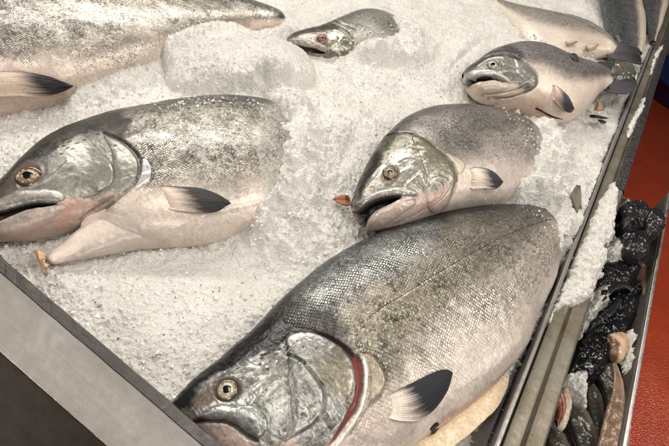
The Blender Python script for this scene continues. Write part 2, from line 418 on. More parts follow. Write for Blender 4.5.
    def patch(s, name, sd, lift_px, edge_px, mat, root, extra=None, colr=None, under=2.5):
        """a raised plate (gill cover, jaw plate) whose rim dives under the skin"""
        hh = s.h + np.where(sd > 0, lift_px*(1-np.exp(-np.maximum(sd, 0)/edge_px)), np.maximum(sd, -4)*under)*s.mpp
        if extra is not None: hh = hh+extra
        P = s.surface(hh).reshape(-1, 3); keep = (sd > -1.6).reshape(-1)
        Fq = s.tris(); Fq = Fq[keep[Fq].all(1)]
        idx = np.unique(Fq); mp = np.full(len(P), -1); mp[idx] = np.arange(len(idx))
        c = (s.col if colr is None else colr).reshape(-1, 3)[idx]
        return adopt(mesh_obj(name, P[idx], mp[Fq], mat, None, c, s.msk.reshape(-1, 3)[idx], np.stack([s.s, s.t], -1).reshape(-1, 2)[idx]), root)

def join_data(parts):
    V, Fs, C, M, U = [], [], [], [], []; o = 0
    for v, f, c, m, u in parts:
        V.append(v); Fs.append(f+o); C.append(c); M.append(m); U.append(u); o += len(v)
    return tuple(np.concatenate(a) for a in (V, Fs, C, M, U))

def union(a, b, k=.012, cell=.0015):
    """let two bodies flow into each other like one skin"""
    lo = b.P[..., :2].min((0, 1))-.02; hi = b.P[..., :2].max((0, 1))+.02; n = ((hi-lo)/cell).astype(int)+1
    Za, Zb = a.zmap(lo, n, cell), b.zmap(lo, n, cell)
    def samp(Z, S):
        f = (S[..., :2]-lo)/cell-.5; i = np.clip(f.astype(int), 0, np.array(n)-2); t = np.clip(f-i, 0, 1); x, y = t[..., 0], t[..., 1]; i0, j0 = i[..., 0], i[..., 1]
        return Z[i0, j0]*(1-x)*(1-y)+Z[i0+1, j0]*x*(1-y)+Z[i0, j0+1]*(1-x)*y+Z[i0+1, j0+1]*x*y
    out = []
    for s, Z in ((a, Zb), (b, Za)):
        S = s.surface(); z = S[..., 2]; zo = samp(Z, S); inn = ((S[..., :2] > lo) & (S[..., :2] < hi)).all(-1) & s.top
        m = .5*(z+zo+np.sqrt((z-zo)**2+k*k)); lift = np.where(z > zo, m-z, m-z)
        w = sstep(-.004, .010, np.minimum(z, zo))*np.where(z < zo, np.exp(-((zo-z)/(1.3*k))**2), 1); out.append(np.where(inn & (zo > -.02), w*np.clip(lift, 0, k*.5 if False else .05), 0))
    a.dz = out[0]; b.dz = out[1]

def base_paint(F_, dark=(.07, .072, .065), mid=(.42, .39, .33), belly=(.66, .56, .49), lo=-.35, hi=.55, seed=0, metal=.75, scale=1.0):
    w = F_.w + .10*F_.n(.02, 3, seed) + .06*F_.n(.15, 3, seed+3)
    c = np.broadcast_to(np.array(mid, float), F_.col.shape).copy()
    c = mixc(c, belly, 1-sstep(lo-.25, lo+.25, w)); c = mixc(c, dark, sstep(hi-.28, hi+.32, w))
    c *= (1+.16*F_.n(.05, 4, seed+7))[..., None]
    F_.col = c
    F_.msk[..., 0] = metal*(.18+.82*sstep(lo-.2, lo+.3, w))*(1-.75*sstep(hi-.1, hi+.3, w))
    F_.msk[..., 1] = scale*(.22+.78*sstep(lo-.25, lo+.3, w))
    F_.msk[..., 2] = .34-.10*sstep(hi-.1, hi+.3, w)

def eye(F_, root, x, y, r, tilt_up=.25, iris=(.55, .42, .24), ring=(.75, .70, .58), pr=.42, ex=1.0):
    P, N, _ = F_.at(x, y); V = (CAM-P); V /= np.linalg.norm(V)
    n = N*(1-tilt_up)+V*tilt_up; n /= np.linalg.norm(n)
    a = np.cross(n, [0, 0, 1.]); a /= np.linalg.norm(a); b = np.cross(n, a)
    dist = np.linalg.norm(CAM-P); rm = r*dist/F/max(.55, float(n@V))**.5
    k, m = 40, 56
    rho = np.linspace(0, 1, k)[:, None]; t = np.linspace(0, 2*np.pi, m, endpoint=False)[None]
    # bulging eyeball with a sunk iris ring
    hh = .36*np.sqrt(np.maximum(1-rho**2*.96, 0)) - .10*np.exp(-((rho-.62)/.12)**2) + .015*np.sin(t*9+rho*4)*np.exp(-((rho-.7)/.15)**2) - .13
    P = P+n*rm*.10
    X = P + rm*((rho*np.cos(t)*ex)[..., None]*a + (rho*np.sin(t))[..., None]*b + (hh+0*t)[..., None]*n)
    c = np.zeros((k, m, 3)); c[:] = iris; rr = rho+0*t
    th_ = t+0*rho
    c = mixc(c, ring, np.exp(-((rr-.52)/.09)**2)); c *= (1-.65*sstep(.60, .92, rr))[..., None]; c *= (1+.35*fbm(np.stack([np.cos(th_)*rr*4, np.sin(th_)*rr*4], -1), 1, 3, 8))[..., None]
    c *= (1+.10*np.sin(th_*23+3*np.sin(th_*5))*sstep(.45, .7, rr))[..., None]
    c = mixc(c, (.05, .04, .035), sstep(.91, .99, rr))
    i = np.arange(k-1)[:, None]*m; j = np.arange(m)[None]; j2 = (j+1) % m
    Fq = np.stack([i+j, i+j2, i+m+j2, i+m+j], -1).reshape(-1, 4)[m*0:]
    e = adopt(mesh_obj('eye', X.reshape(-1, 3), Fq[m:], MAT['eye'], None, c.reshape(-1, 3)), root)
    # pupil: a small glossy dome of its own
    rho = np.linspace(0.02, 1, 14)[:, None]
    hp = .36-.13+.05*np.sqrt(np.maximum(1-rho**2, 0))-.02
    X = P + rm*((rho*pr*np.cos(t)*ex)[..., None]*a + (rho*pr*np.sin(t))[..., None]*b + (hp+0*t)[..., None]*n)
    X = np.concatenate([X.reshape(-1, 3)]); i = np.arange(13)[:, None]*m
    Fq = np.stack([i+j, i+j2, i+m+j2, i+m+j], -1).reshape(-1, 4)
    p = mesh_obj('pupil', X, Fq, MAT['eye'], None, np.full((len(X), 3), .004)); p.parent = e
    p.matrix_parent_inverse = Matrix.Identity(4)
    return e

def fin(F_, root, upper, lower, zoff=.02, lift=(1.5, 5), name='pectoral_fin', c0=(.62, .50, .43), c1=(.035, .035, .045), dk=(.35, .75), rays=22, thick=.8,
        edge_dark=.8, na=110, nb=90, curl=1.0, ragged=.06, fish=True, matn='fin', z_at=None):
    U_ = Fish.smooth_pts(upper, n=12); L_ = Fish.smooth_pts(lower, n=12)
    def rs(q, n):
        d = np.concatenate([[0], np.cumsum(np.linalg.norm(np.diff(q, axis=0), axis=1))]); u = np.linspace(0, d[-1], n)
        return np.stack([np.interp(u, d, q[:, 0]), np.interp(u, d, q[:, 1])], 1)
    U_, L_ = rs(U_, na), rs(L_, na)
    a = np.linspace(0, 1, na)[:, None]; b = np.linspace(0, 1, nb)[None]
    bb = b+0*a; aa = a+0*b
    px = U_[:, None]*(1-bb[..., None]) + L_[:, None]*bb[..., None]
    # ragged tip: rays end at slightly different lengths
    rag = 1-ragged*(.5+.5*np.sin(bb*rays*2*np.pi*.37+2*np.sin(bb*9)))*aa**3
    Uc = px[0:1]; px = Uc + (px-Uc)*rag[..., None]
    mpp = F_.mpp if F_ is not None else .002
    if z_at is not None: z = z_at(aa, bb)
    else:
        z = np.zeros((na, nb))
        sub = (slice(None, None, 5), slice(None, None, 6))
        S = px[sub]; zs = np.zeros(S.shape[:2])
        for i in range(S.shape[0]):
            for j in range(S.shape[1]):
                ii, d = F_.near(S[i, j, 0], S[i, j, 1], 4); zz = F_._vP[ii, 2].mean()
                zs[i, j] = zz if d < 2.0 else max(zoff, zz-(d-2)*.004)
        ai = np.arange(0, na, 5); bi = np.arange(0, nb, 6)
        tmp = np.stack([np.interp(np.arange(na), ai, zs[:, j]) for j in range(len(bi))], 1)
        z = np.stack([np.interp(np.arange(nb), bi, tmp[i]) for i in range(na)], 0)
        for _ in range(30):
            Q = np.pad(z, 1, 'edge'); z = (Q[:-2, 1:-1]+Q[2:, 1:-1]+Q[1:-1, :-2]+Q[1:-1, 2:]+z)/5
    rayp = .5+.5*np.cos(bb*rays*2*np.pi)
    lf = (lift[0]*(1-aa)+lift[1]*aa + curl*1.6*np.sin(bb*np.pi)*sstep(0, .3, aa) - 3.2*(1-sstep(0, .20, aa-.09*np.sin(bb*np.pi)**.7)))*mpp
    hr = .22*rayp*sstep(.08, .3, aa)*mpp*(1+.5*fbm(np.stack([aa*4, bb*20], -1), 1, 2, 6))
    T = unproj(px[..., 0], px[..., 1], z+lf+hr); Bm = unproj(px[..., 0], px[..., 1], z+lf) - np.array([0, 0, 1])*thick*mpp
    c = np.zeros((na, nb, 3)); c[:] = c0
    dd = sstep(dk[0], dk[1], aa+.10*fbm(np.stack([aa*3, bb*14], -1), 1, 3, 3)-.12*bb+.05)
    c = mixc(c, c1, np.clip(dd*1.02, 0, 1)); c = mixc(c, c1, edge_dark*np.exp(-(bb/.05)**2)*sstep(.0, .2, aa))
    c *= (1+.22*(rayp-.5)*sstep(.1, .3, aa))[..., None]
    c = mixc(c, np.array(c0)*.55+.05, 0.05*np.clip(np.cos(bb*rays*2*np.pi), 0, 1)**3*dd*(aa < .97))
    n = na*nb; i = np.arange(na-1)[:, None]*nb; j = np.arange(nb-1)[None]
    q = np.stack([i+j, i+j+1, i+nb+j+1, i+nb+j], -1).reshape(-1, 4)
    rim = []
    loop = [(i_, 0) for i_ in range(na)]+[(na-1, j_) for j_ in range(1, nb)]+[(i_, nb-1) for i_ in range(na-2, -1, -1)]+[(0, j_) for j_ in range(nb-2, -1, -1)]
    for (p1, p2) in zip(loop[:-1], loop[1:]):
        A, B_ = p1[0]*nb+p1[1], p2[0]*nb+p2[1]; rim.append((A, B_, B_+n, A+n))
    Fq = np.concatenate([q[:, ::-1], q+n, np.array(rim)])
    V = np.concatenate([T.reshape(-1, 3), Bm.reshape(-1, 3)]); C = np.concatenate([c.reshape(-1, 3)]*2)
    return adopt(mesh_obj(name, V, Fq, MAT[matn], None, C), root) if root is not None else mesh_obj(name, V, Fq, MAT[matn], None, C)

def spots(F_, pts, r=1.4, c=(.012, .012, .012), a=.95, ex=1.5):
    for i, (x, y) in enumerate(pts):
        d = F_.line([(x-.5*r*ex, y+.3), (x+.5*r*ex, y-.3)], 8, .9); F_.col = mixc(F_.col, c, a*(1-sstep(r*.5, r*1.1, d)))
def rand_spots(F_, poly, n, r=(.7, 1.5), seed=3, c=(.015, .015, .015)):
    rg = np.random.default_rng(seed); P = np.array(poly, float); lo, hi = P.min(0), P.max(0); out = []
    while len(out) < n:
        x, y = lo+(hi-lo)*rg.random(2); ins = False
        for a, b in zip(P, np.roll(P, -1, 0)):
            if (a[1] > y) != (b[1] > y) and x < (b[0]-a[0])*(y-a[1])/(b[1]-a[1])+a[0]: ins = not ins
        if ins: out.append((x, y))
    for x, y in out: spots(F_, [(x, y)], rg.uniform(*r), c, .9, 1.2)

FISHES = []
def finish(F_, name, label, mat, extra=(), cat='fish', group=None):
    data = join_data([F_.mesh_data()]+list(extra))
    c = F_.P[F_.nu//2].mean(0)
    root = empty(name, (c[0], c[1], 0)); tag(root, label, cat, group)
    adopt(mesh_obj('body', data[0], data[1], mat, None, data[2], data[3], data[4]), root)
    FISHES.append(F_); return root

def head_common(F_, sdh, seed, pale=(.50, .49, .43), dark=(.05, .052, .05), rgh=.6, met=.6):
    pale = tuple(v*.56 for v in pale)
    """skin of the head: no scales, mottled silver"""
    m = sstep(-1, 2, sdh); F_.msk[..., 1] *= 1-m
    n1 = F_.n(.10, 5, seed+11); n2 = F_.n(.35, 4, seed+12)
    c = np.zeros_like(F_.col); c[:] = pale
    c *= np.clip(1+.55*n1+rgh*(.45*n2+.30*F_.n(.7, 2, seed+17)), .15, 2)[..., None]
    F_.col = mixc(F_.col, 0*F_.col+c, m) if False else F_.col*(1-m[..., None])+c*m[..., None]
    F_.msk[..., 0] = F_.msk[..., 0]*(1-m)+met*m
    Q = np.stack([F_.s*.9+F_.t*.5, (F_.t*.9-F_.s*.5)*.32], -1)
    st = fbm(Q, .42/F_.mpp, 3, seed+15)
    F_.h += m*F_.mpp*(.7*F_.n(.05, 3, seed+13)+rgh*(.30*F_.n(.22, 3, seed+14)+.30*st+.14*F_.n(.6, 2, seed+16)))
    F_.col *= (1+.30*rgh*m*st)[..., None]
    F_.msk[..., 2] = F_.msk[..., 2]*(1-m)+m*np.clip(.32+.12*n2, .18, .5)
    return m
def blotch(F_, poly, c, a=1.0, soft=3, jit=3, metal=None, rough=None, seed=0):
    m = sstep(-soft, soft, F_.poly(poly, jit=jit, reach_px=soft*3+10)+1.2*soft*F_.n(.12, 3, seed+31))*a
    F_.col = mixc(F_.col, c, m)
    if metal is not None: F_.msk[..., 0] = F_.msk[..., 0]*(1-m)+metal*m
    if rough is not None: F_.msk[..., 2] = F_.msk[..., 2]*(1-m)+rough*m
    return m
def socket(F_, x, y, r, c=(.10, .065, .06), ex=(1.7, 1.15), ang=20):
    a = math.radians(ang); q = []
    for k in range(14):
        t = 2*math.pi*k/14; u, v = r*ex[0]*math.cos(t), r*ex[1]*math.sin(t)
        q.append((x+u*math.cos(a)+v*math.sin(a), y-u*math.sin(a)+v*math.cos(a)))
    blotch(F_, q, c, .9, 2, 1.5, .1)
    d = F_.line([(x-.1, y), (x+.1, y)], r*3, 0)
    F_.h -= F_.mpp*(.28*r*np.exp(-(d/(r*1.05))**4)); F_.h += F_.mpp*.10*r*np.exp(-((d-r*1.25)/(r*.28))**2)
def mouth(F_, poly, depth=8, c=(.010, .009, .009), jit=.4, edge=1.6):
    sd = F_.poly(poly, 20, True, jit); m = sstep(-.4, edge, sd)
    F_.h = F_.h*(1-m) - m*depth*F_.mpp; F_.col = mixc(F_.col, c, sstep(-.5, .8, sd)); F_.msk[..., 0] *= 1-m
    return sd
# ---- the big salmon in front
def big_front():
    f = Fish([(168,408,168,420,.012,.45),(172,402,178,424,.012,.5),(181,392,190,440,.012,.55),(195,377,214,468,.012,.55),(219,358,248,492,.012,.5),
              (245,335,282,505,.012,.46),(278,300,325,500,.012,.42),(310,271.5,372,476,.010,.40),(345,248,408,452,.008,.40),(385,230,440,428,.006,.38),
              (425,218.5,474,404,.004,.36),(465,210,502,379,.002,.34),(500,205,525,350,.000,.32),(525,204.5,537,320,-.002,.30),(543,206.5,549,294,-.006,.30),
              (554,210,557,270,-.010,.3),(562,218,562,252,-.014,.3),(566,230,566,240,-.018,.3)], 620, 330)
    head = [(150,430),(165,395),(219,350),(262,316),(290,325),(312,330),(330,336),(346,346),(353,358),(357,375),(356,392),(349,416),(337,433),(320,452),(280,500),(200,500)]
    base_paint(f, dark=(.016,.018,.018), mid=(.31,.28,.23), belly=(.80,.69,.61), lo=-.66, hi=.60, seed=1, metal=.62)
    # paler, pink grey towards the vent side of the tail
    blotch(f, [(420,330),(470,290),(520,250),(560,215),(575,240),(545,330),(500,380),(440,400)], (.62,.54,.48), .7, 18, 8, .3, .36)
    blotch(f, [(300,275),(345,250),(400,228),(440,225),(420,262),(370,285),(330,318),(300,315)], (.22,.235,.235), .6, 10, 6, .8, .30)
    blotch(f, [(370,300),(440,275),(450,300),(400,340),(370,340)], (.40,.35,.25), .35, 12, 8)
    sdh = f.poly(head, 60); hm = head_common(f, sdh, 1, (.48,.475,.44), rgh=.72)
    # dark crown with black marks running into the scales of the back
    blotch(f, [(160,430),(165,392),(200,365),(240,330),(266,312),(290,318),(330,336),(318,336),(296,334),(283,344),(268,352),(250,358),(238,366),(222,372),(205,384),(192,405),(180,415)], (.012,.013,.014), .98, 3.5, 5, .0, .2)
    blotch(f, [(262,316),(285,300),(330,312),(352,338),(330,332),(300,322),(280,322)], (.035,.038,.038), .75, 4, 5, .3)
    rand_spots(f, [(200,372),(262,322),(300,330),(262,352),(222,372)], 40, (.9,2.2), 4, (.006,.007,.008))
    rand_spots(f, [(262,352),(300,338),(290,350),(258,362)], 10, (.8,1.7), 5)
    rand_spots(f, [(290,318),(330,290),(380,262),(420,240),(350,270),(300,300)], 26, (.8,1.5), 6, (.03,.03,.03))
    # cheek, gill cover tints
    blotch(f, [(288,343),(300,334),(330,342),(330,356),(312,362),(300,356)], (.55,.54,.51), .8, 3, 2, .75, .25)
    blotch(f, [(312,362),(330,350),(345,352),(354,375),(350,398),(335,400),(324,385)], (.32,.275,.19), .62, 7, 6, .55, .3)
    blotch(f, [(260,385),(280,372),(288,400),(280,425),(262,415)], (.42,.43,.38), .5, 4, 4, .7)
    blotch(f, [(200,425),(225,424),(246,438),(262,446),(300,440),(300,480),(230,480),(190,450)], (.47,.36,.31), .9, 4, 3, .2, .35)
    blotch(f, [(196,402),(214,380),(218,398),(206,408)], (.16,.10,.08), .8, 3, 2, .2)
    rand_spots(f, [(240,345),(300,334),(330,345),(300,362),(262,372),(236,370)], 34, (.4,1.2), 15, (.02,.02,.02))
    socket(f, 227, 390, 9.5, (.10,.068,.062), (1.55,1.3), 20)
    blotch(f, [(205,409),(217,404),(235,405),(250,403),(262,392),(258,384),(245,398),(230,402),(216,400)], (.60,.60,.56), .7, 1.5, 1, .7, .2)
    f.groove([(287,373),(288,384),(291,392),(290,409),(292,422),(284,432)], 1.0, .8, .25); f.ridge([(289,373),(291,384),(293,394),(292,409),(294,420),(285,434)], 1.3, 1.0, .8, .35)
    f.groove([(287,354),(296,358),(304,363.5)], 1.3, 1.6, .95, .2)
    f.groove([(304,363.5),(313,374),(321,384),(323.5,387),(325,399),(321,416),(312,426),(300,434),(284,441)], 1.1, 1.4, .4)
    f.ridge([(301,364),(310,375),(318,386),(321,399),(317,415),(309,424),(296,432)], 2.2, 1.1, .5, .30)
    for k in range(9):      # fine wrinkles of the cheek
        x = 296+k*3.2; y = 398+(k*7) % 23; f.ridge([(x,y),(x+5,y+4),(x+8,y+11)], .9, .5, 1.2, .2)
    for q in ([(240,377),(252,374),(262,365)],[(246,392),(258,385),(270,372),(276,362)],[(262,398),(270,388),(279,380)],[(235,372),(245,367),(256,368)]): f.ridge(q, 1.4, .9, 1.2, .35)
    f.groove([(330,432),(340,420),(350,402),(354,384)], .8, .5, .3)
    for k in range(4): f.groove([(352-3*k,392+4*k),(344-4*k,414+3*k),(330-4*k,434+2*k)], .8, .5, .35)
    # gill slit with red gill, shoulder plate
    slit = [(294,326),(312,329),(328,334),(344,343),(354,353),(361,358),(364,378),(359,406),(346,427),(334,443),(324,450),(330,441),(343,420),(352,402),(356,386),(354,368),(346,353),(333,342),(312,331)]
    sd = f.poly(slit, 20, True, .3); m = sstep(.1, 1.9, sd)
    f.h = f.h-m*4.0*f.mpp; f.col = mixc(f.col, (.24,.050,.045), m); f.msk[...,0] *= 1-m; f.msk[...,1] *= 1-m; f.msk[...,2] = f.msk[...,2]*(1-m)+.25*m
    top = f.line([(290,325),(312,330),(330,336),(346,347),(352,356)], 12, .4); f.col = mixc(f.col, (.045,.032,.034), np.exp(-(top/3.2)**2)*.93)
    wh = [(362,359),(365,358),(368.5,378),(364.5,404),(349,432),(337,448),(334,446),(347,428),(360,407),(364.5,379)]
    sd = f.poly(wh, 16, True, .3); m = sstep(-1, 1, sd); f.col = mixc(f.col, (.76,.73,.68), m*.95); f.msk[...,0] = f.msk[...,0]*(1-m)+.3*m; f.msk[...,1] *= 1-m; f.h += m*1.2*f.mpp
    gp = [(364,354),(373,354),(381,365),(386,378),(383,391),(373,402),(362,414),(352,430),(366,404),(370,380),(367,362)]
    sd = f.poly(gp, 22, True, .3); m = sstep(-.8, 1, sd); f.col = mixc(f.col, (.40,.345,.25), m*.75*(1+.5*f.n(.12,3,88))); f.msk[...,1] *= 1-m*.8; f.h += sstep(0, 3, sd)*1.6*f.mpp
    f.groove([(366,353),(376,356),(384,368),(387,378),(384,392),(374,403),(362,417),(350,436)], 1.0, 1.1, .55)
    f.ridge([(346,344),(352,348),(358,352),(362,350)], 1.2, 1.0, .5); f.groove([(350,350),(357,349),(362,346)], .8, .8, .8)
    # lateral line and the fold of the belly
    f.groove([(368,318),(390,302),(412,289),(448,267),(484,247),(512,232),(541,222),(558,217)], 1.1, .8, .85, .3, (.08,.06,.04))
    f.groove([(430,440),(455,416),(470,404),(486,394),(500,382),(512,372)], 1.6, 1.5, .6, .5, (.42,.12,.09))
    blotch(f, [(420,440),(455,408),(490,385),(505,372),(512,378),(480,402),(440,440)], (.58,.30,.24), .55, 4, 2)
    blotch(f, [(350,446),(360,418),(380,402),(400,410),(420,425),(400,446)], (.60,.50,.45), .8, 5, 3, .25); 
    f.h += f.mpp*(2.2*f.n(.014, 3, 41)); f.h += f.mpp*.8*f.n(.05, 3, 43)*sstep(.1, -.5, f.w)
    # jaw plate
    root = None
    jaw = [(197,417),(206,409),(218,405),(232,406),(247,404),(258,408),(266,416),(268,426),(264,434.5),(256,438),(247,431),(235,423),(222,419),(206,420)]
    sdj = f.poly(jaw, 16, True, .3)
    f.groove([(190,424),(200,421),(210,420.5),(222,420.5),(234,425),(246,434),(256,440)], 1.7, 2.2, .9, .3, (.02,.015,.02))
    data = []
    # pale inside of the opened belly wall, showing below the belly
    g2 = Fish([(398,446,398,449,.0,.2),(410,443,408,458,.0,.2),(432,433,436,458,.0,.16),(460,412,462,440,-.002,.14),(482,396,484,421,-.004,.13),(500,380,500,404,-.006,.13),(508,373,508,386,-.008,.13),(511,370,512,374,-.01,.2)], 160, 90)
    g2.col[:] = (.82,.65,.44); g2.col *= (1+.16*g2.n(.07,4,5)+.10*g2.n(.3,3,6))[...,None]; g2.msk[...,2] = .4; g2.h = g2.mpp*(.8*g2.n(.06,4,8)+.35*g2.n(.25,3,9))
    root = finish(f, 'salmon', 'largest salmon in front, with red gill slit and black-tipped fin, snout behind the steel panel', MAT['skin_big'], [], 'fish', 'whole salmon laid out on the ice')
    v = g2.mesh_data(); adopt(mesh_obj('belly_flap', v[0], v[1], MAT['flesh'], None, v[2], v[3], v[4]), root); FISHES.append(g2)
    cov = [(287,352),(285,341),(290,334),(302,331),(318,333),(333,341),(344,349),(352,360),(355.5,376),(355.5,390),(351,404),(345,418),(336,434),(322,452),(300,470),(278,450),(286,434),(293,422),(292.5,408),(293,394),(291,382),(288,368)]
    sdc = f.poly(cov, 24, True, .3)
    # only its rear rim is free; towards the cheek it merges
    fade = sstep(268, 318, f.px[...,0]+.25*(f.px[...,1]-380))
    f.patch('gill_cover', np.minimum(sdc, 60), 1.9, 2.6, MAT['skin_big'], root)
    colj = mixc(f.col, (.34,.35,.33), .8*sstep(-1, 1, sdj)); colj = mixc(colj, (.66,.65,.60), .75*sstep(.55,.9,np.exp(-(f.line([(214,410),(232,411),(246,412),(256,421),(259,430)], 10, .4)/2.2)**2)))
    colj *= (1+.25*f.n(.3,3,77))[...,None]
    f.patch('upper_jaw', sdj, 3.0, 2.6, MAT['skin_big'], root, None, colj)
    eye(f, root, 227, 390, 9.6, .35, iris=(.30,.24,.15), ring=(.62,.57,.45), pr=.38)
    fin(f, root, [(383,398),(396,391),(412,383),(428,375),(440,370),(449,369.5),(453,373)], [(378,414),(392,419),(404,421),(420,420),(436,408),(448,390),(453,373)], lift=(.6, 4), c0=(.80,.69,.60), c1=(.018,.019,.026), dk=(.22,.50), rays=15, ragged=.03, name='pectoral_fin')
    fin(f, root, [(427,431),(430,427),(434,423),(438,422)], [(429,434),(434,434),(438,430),(441,426)], lift=(.8,2.5), c0=(.05,.04,.035), c1=(.02,.018,.018), dk=(.0,.3), rays=5, na=24, nb=20, name='pelvic_fin_or_slit', ragged=.1)
    return f, root
F1, R1 = big_front()

# ---- the salmon on the left, its breast spread out on the ice
def left_salmon():
    f = Fish([(-30,216,-30,220,.014,.5),(-22,206,-22,234,.014,.55),(-10,192,-9,240,.014,.55),(2,180,8,241.5,.014,.55),(12,168,25,241,.014,.52),(24,154,45,238,.014,.5),
              (41,139,65,234,.014,.46),(60,128,85,229,.014,.43),(81,119.5,104,229,.013,.42),(101,113,124,240,.012,.41),(121,108,146,246,.011,.40),(145,104,172,248,.010,.40),
              (172,99,202,245,.009,.39),(210,94.5,232,239,.006,.38),(242,96,259,231,.002,.36),(268,100,280,223,-.004,.34),(290,108,297,212,-.016,.32),(314,122,316,200,-.034,.3),(330,135,330,190,-.05,.3)], 520, 280)
    base_paint(f, dark=(.018,.018,.016), mid=(.31,.29,.25), belly=(.84,.72,.63), lo=-.62, hi=.62, seed=2, metal=.85)
    f.msk[...,2] = .27
    blotch(f, [(190,150),(225,160),(250,190),(225,196),(190,178)], (.30,.28,.25), .5, 8, 5)
    blotch(f, [(264,108),(300,112),(302,200),(268,200),(258,150)], (.50,.47,.42), .85, 7, 5, .25, .5)  # lighter colour painted in to offset shade where the end tilts away
    rand_spots(f, [(130,112),(200,98),(280,102),(285,112),(200,108),(135,124)], 26, (.5,1.0), 14, (.02,.02,.018))
    head = [(-40,260),(-40,190),(10,160),(60,118),(100,120),(120,138),(134,150),(141,166),(139,182),(128,195),(112,207),(102,218),(85,240),(30,260)]
    sdh = f.poly(head, 40); head_common(f, sdh, 2, (.46,.45,.40), rgh=.38, met=.35)
    blotch(f, [(-40,230),(-20,195),(15,155),(60,120),(90,110),(120,108),(131,128),(118,142),(100,132),(80,134),(60,146),(40,158),(24,164),(14,172),(8,190),(-5,205),(-20,225)], (.028,.028,.022), .93, 3.5, 4, .15, .35)
    blotch(f, [(-30,225),(0,188),(16,166),(34,158),(46,164),(44,178),(30,190),(10,198),(-10,214)], (.13,.10,.085), .7, 3, 3, .2)
    blotch(f, [(62,150),(92,140),(120,150),(132,165),(124,186),(104,190),(84,176),(66,166)], (.40,.39,.35), .7, 5, 4, .45, .30)
    blotch(f, [(0,226),(36,212),(66,203),(92,196),(118,196),(104,214),(80,228),(40,242),(-10,246)], (.50,.39,.33), .92, 4, 3, .12, .36)
    blotch(f, [(62,206),(82,198),(96,196),(92,208),(76,218),(60,226)], (.56,.33,.24), .6, 5, 3)
    spots(f, [(48.4,143.8),(54.7,144.4),(63.7,146),(64,139.9),(69,142),(68.2,148),(72.6,148.8),(77,143.3),(84,139.7),(97.8,133.6),(105,131.6),(115.4,146.5),(35.3,152.4),(40.4,155),(42.5,146.5),(50.2,148.7),(61.9,153.7),(43,151),(57.4,147.4),(80,132),(88,127)], 1.35)
    rand_spots(f, [(40,142),(80,122),(110,116),(118,130),(70,140)], 14, (.6,1.1), 8)
    socket(f, 28.5, 176.5, 8.6, (.13,.08,.07), (1.6,1.35), 25)
    f.ridge([(16,192),(30,186),(42,182),(56,174),(68,162)], 1.4, 1.0, .7, .3)
    mouth(f, [(-30,222),(-20,212),(0,211),(14,206.6),(30,203.2),(44,202.8),(57,203.4),(50,206.5),(38,208),(26,210),(11,216),(0,222),(-16,230)], 6)
    # gill cover lines, wrinkled gill skin
    f.groove([(104,133),(118,138),(130,147),(137,156),(140,166),(138,180),(130,191),(118,200),(106,211),(99,219)], 1.5, 1.9, .6, .3)
    f.groove([(111,164),(113,172),(112.5,181),(105,190),(94,195),(84,198)], .9, .9, .35)
    for k in range(5): f.groove([(124-5*k,193+3*k),(112-5*k,199+3.4*k),(99-5*k,204+4*k)], .8, .8, .4, .6, (.30,.20,.15))
    wh = [(143,159),(149,163),(152,172),(150,180),(143,187),(134,191),(125,197),(119,204),(128,193),(137,184),(141,172)]
    sd = f.poly(wh, 14, True, .3); m = sstep(-1, 1, sd); f.col = mixc(f.col, (.78,.76,.72), m); f.msk[...,0] = f.msk[...,0]*(1-m)+.55*m; f.msk[...,1] *= 1-m; f.msk[...,2] = f.msk[...,2]*(1-m)+.22*m; f.h += m*1.3*f.mpp
    f.groove([(150,163),(153,173),(151,182),(143,190)], .8, 1.0, .5)
    blotch(f, [(119,205),(135,192),(150,190),(175,215),(215,214),(255,206),(290,200),(290,250),(120,250)], (.84,.72,.63), .75, 6, 3, .12, .33)
    f.ridge([(205,203),(225,199),(245,193),(262,188)], 2.0, 1.3, .8); f.ridge([(205,214),(225,210),(250,205),(270,200)], 2.4, 1.4, 1.0)
    f.h += f.mpp*(2.2*f.n(.016, 3, 51)+.5*f.n(.06, 3, 53)*sstep(.2, -.4, f.w))
    # breast tongue reaching under the head
    t = Fish([(45,258,46,263,.004,.3),(50,252,54,264.5,.005,.35),(60,244.5,66,262,.006,.35),(72,234,82,259,.008,.45),(88,222,100,256,.009,.55),(104,212,120,252.5,.009,.62),(124,204,142,249.5,.009,.66),(148,202,166,248,.006,.62),(176,202,190,244,.000,.52),(204,202,214,238,-.010,.42),(226,206,232,232,-.022,.35)], 240, 140)
    t.col[:] = (.85,.73,.64); t.col = mixc(t.col, (.45,.40,.37), .5*sstep(-.1, -.9, t.w)); t.col *= (1+.12*t.n(.05,4,61)+.06*t.n(.3,3,62))[...,None]
    t.msk[...,0] = .12; t.msk[...,2] = .34; t.h = t.mpp*(.7*t.n(.04,3,63)+.25*t.n(.2,3,64))
    union(f, t, .010)
    root = finish(f, 'salmon', 'salmon on the left with spotted head, orange scrap at its breast, snout cut off', MAT['skin_mid'], [t.mesh_data()], 'fish', 'whole salmon laid out on the ice')
    FISHES.append(t)
    cov = [(111,152),(104,138),(106,135),(118,140),(129,148),(136,157),(139,167),(137,179),(129,190),(117,199),(104,210),(97,214),(92,208),(96,198),(106,190),(113,179),(113,166)]
    f.patch('gill_cover', f.poly(cov, 20, True, .3), 1.2, 2.6, MAT['skin_mid'], root)
    jaw = [(-18,213),(0,199),(10,194),(20,191),(36,189.5),(50,189),(60,192),(65,196),(65,200),(58,202.5),(44,201.5),(30,203),(14,206),(0,210)]
    sdj = f.poly(jaw, 14, True, .2); cj = mixc(f.col, (.36,.34,.30), .85); cj = mixc(cj, (.70,.66,.60), .8*np.exp(-(f.line([(22,193),(40,194),(54,195),(62,198)], 10, .4)/1.8)**2)); cj *= (1+.25*f.n(.3,3,78))[...,None]
    f.patch('upper_jaw', sdj, 2.4, 2.0, MAT['skin_mid'], root, None, cj)
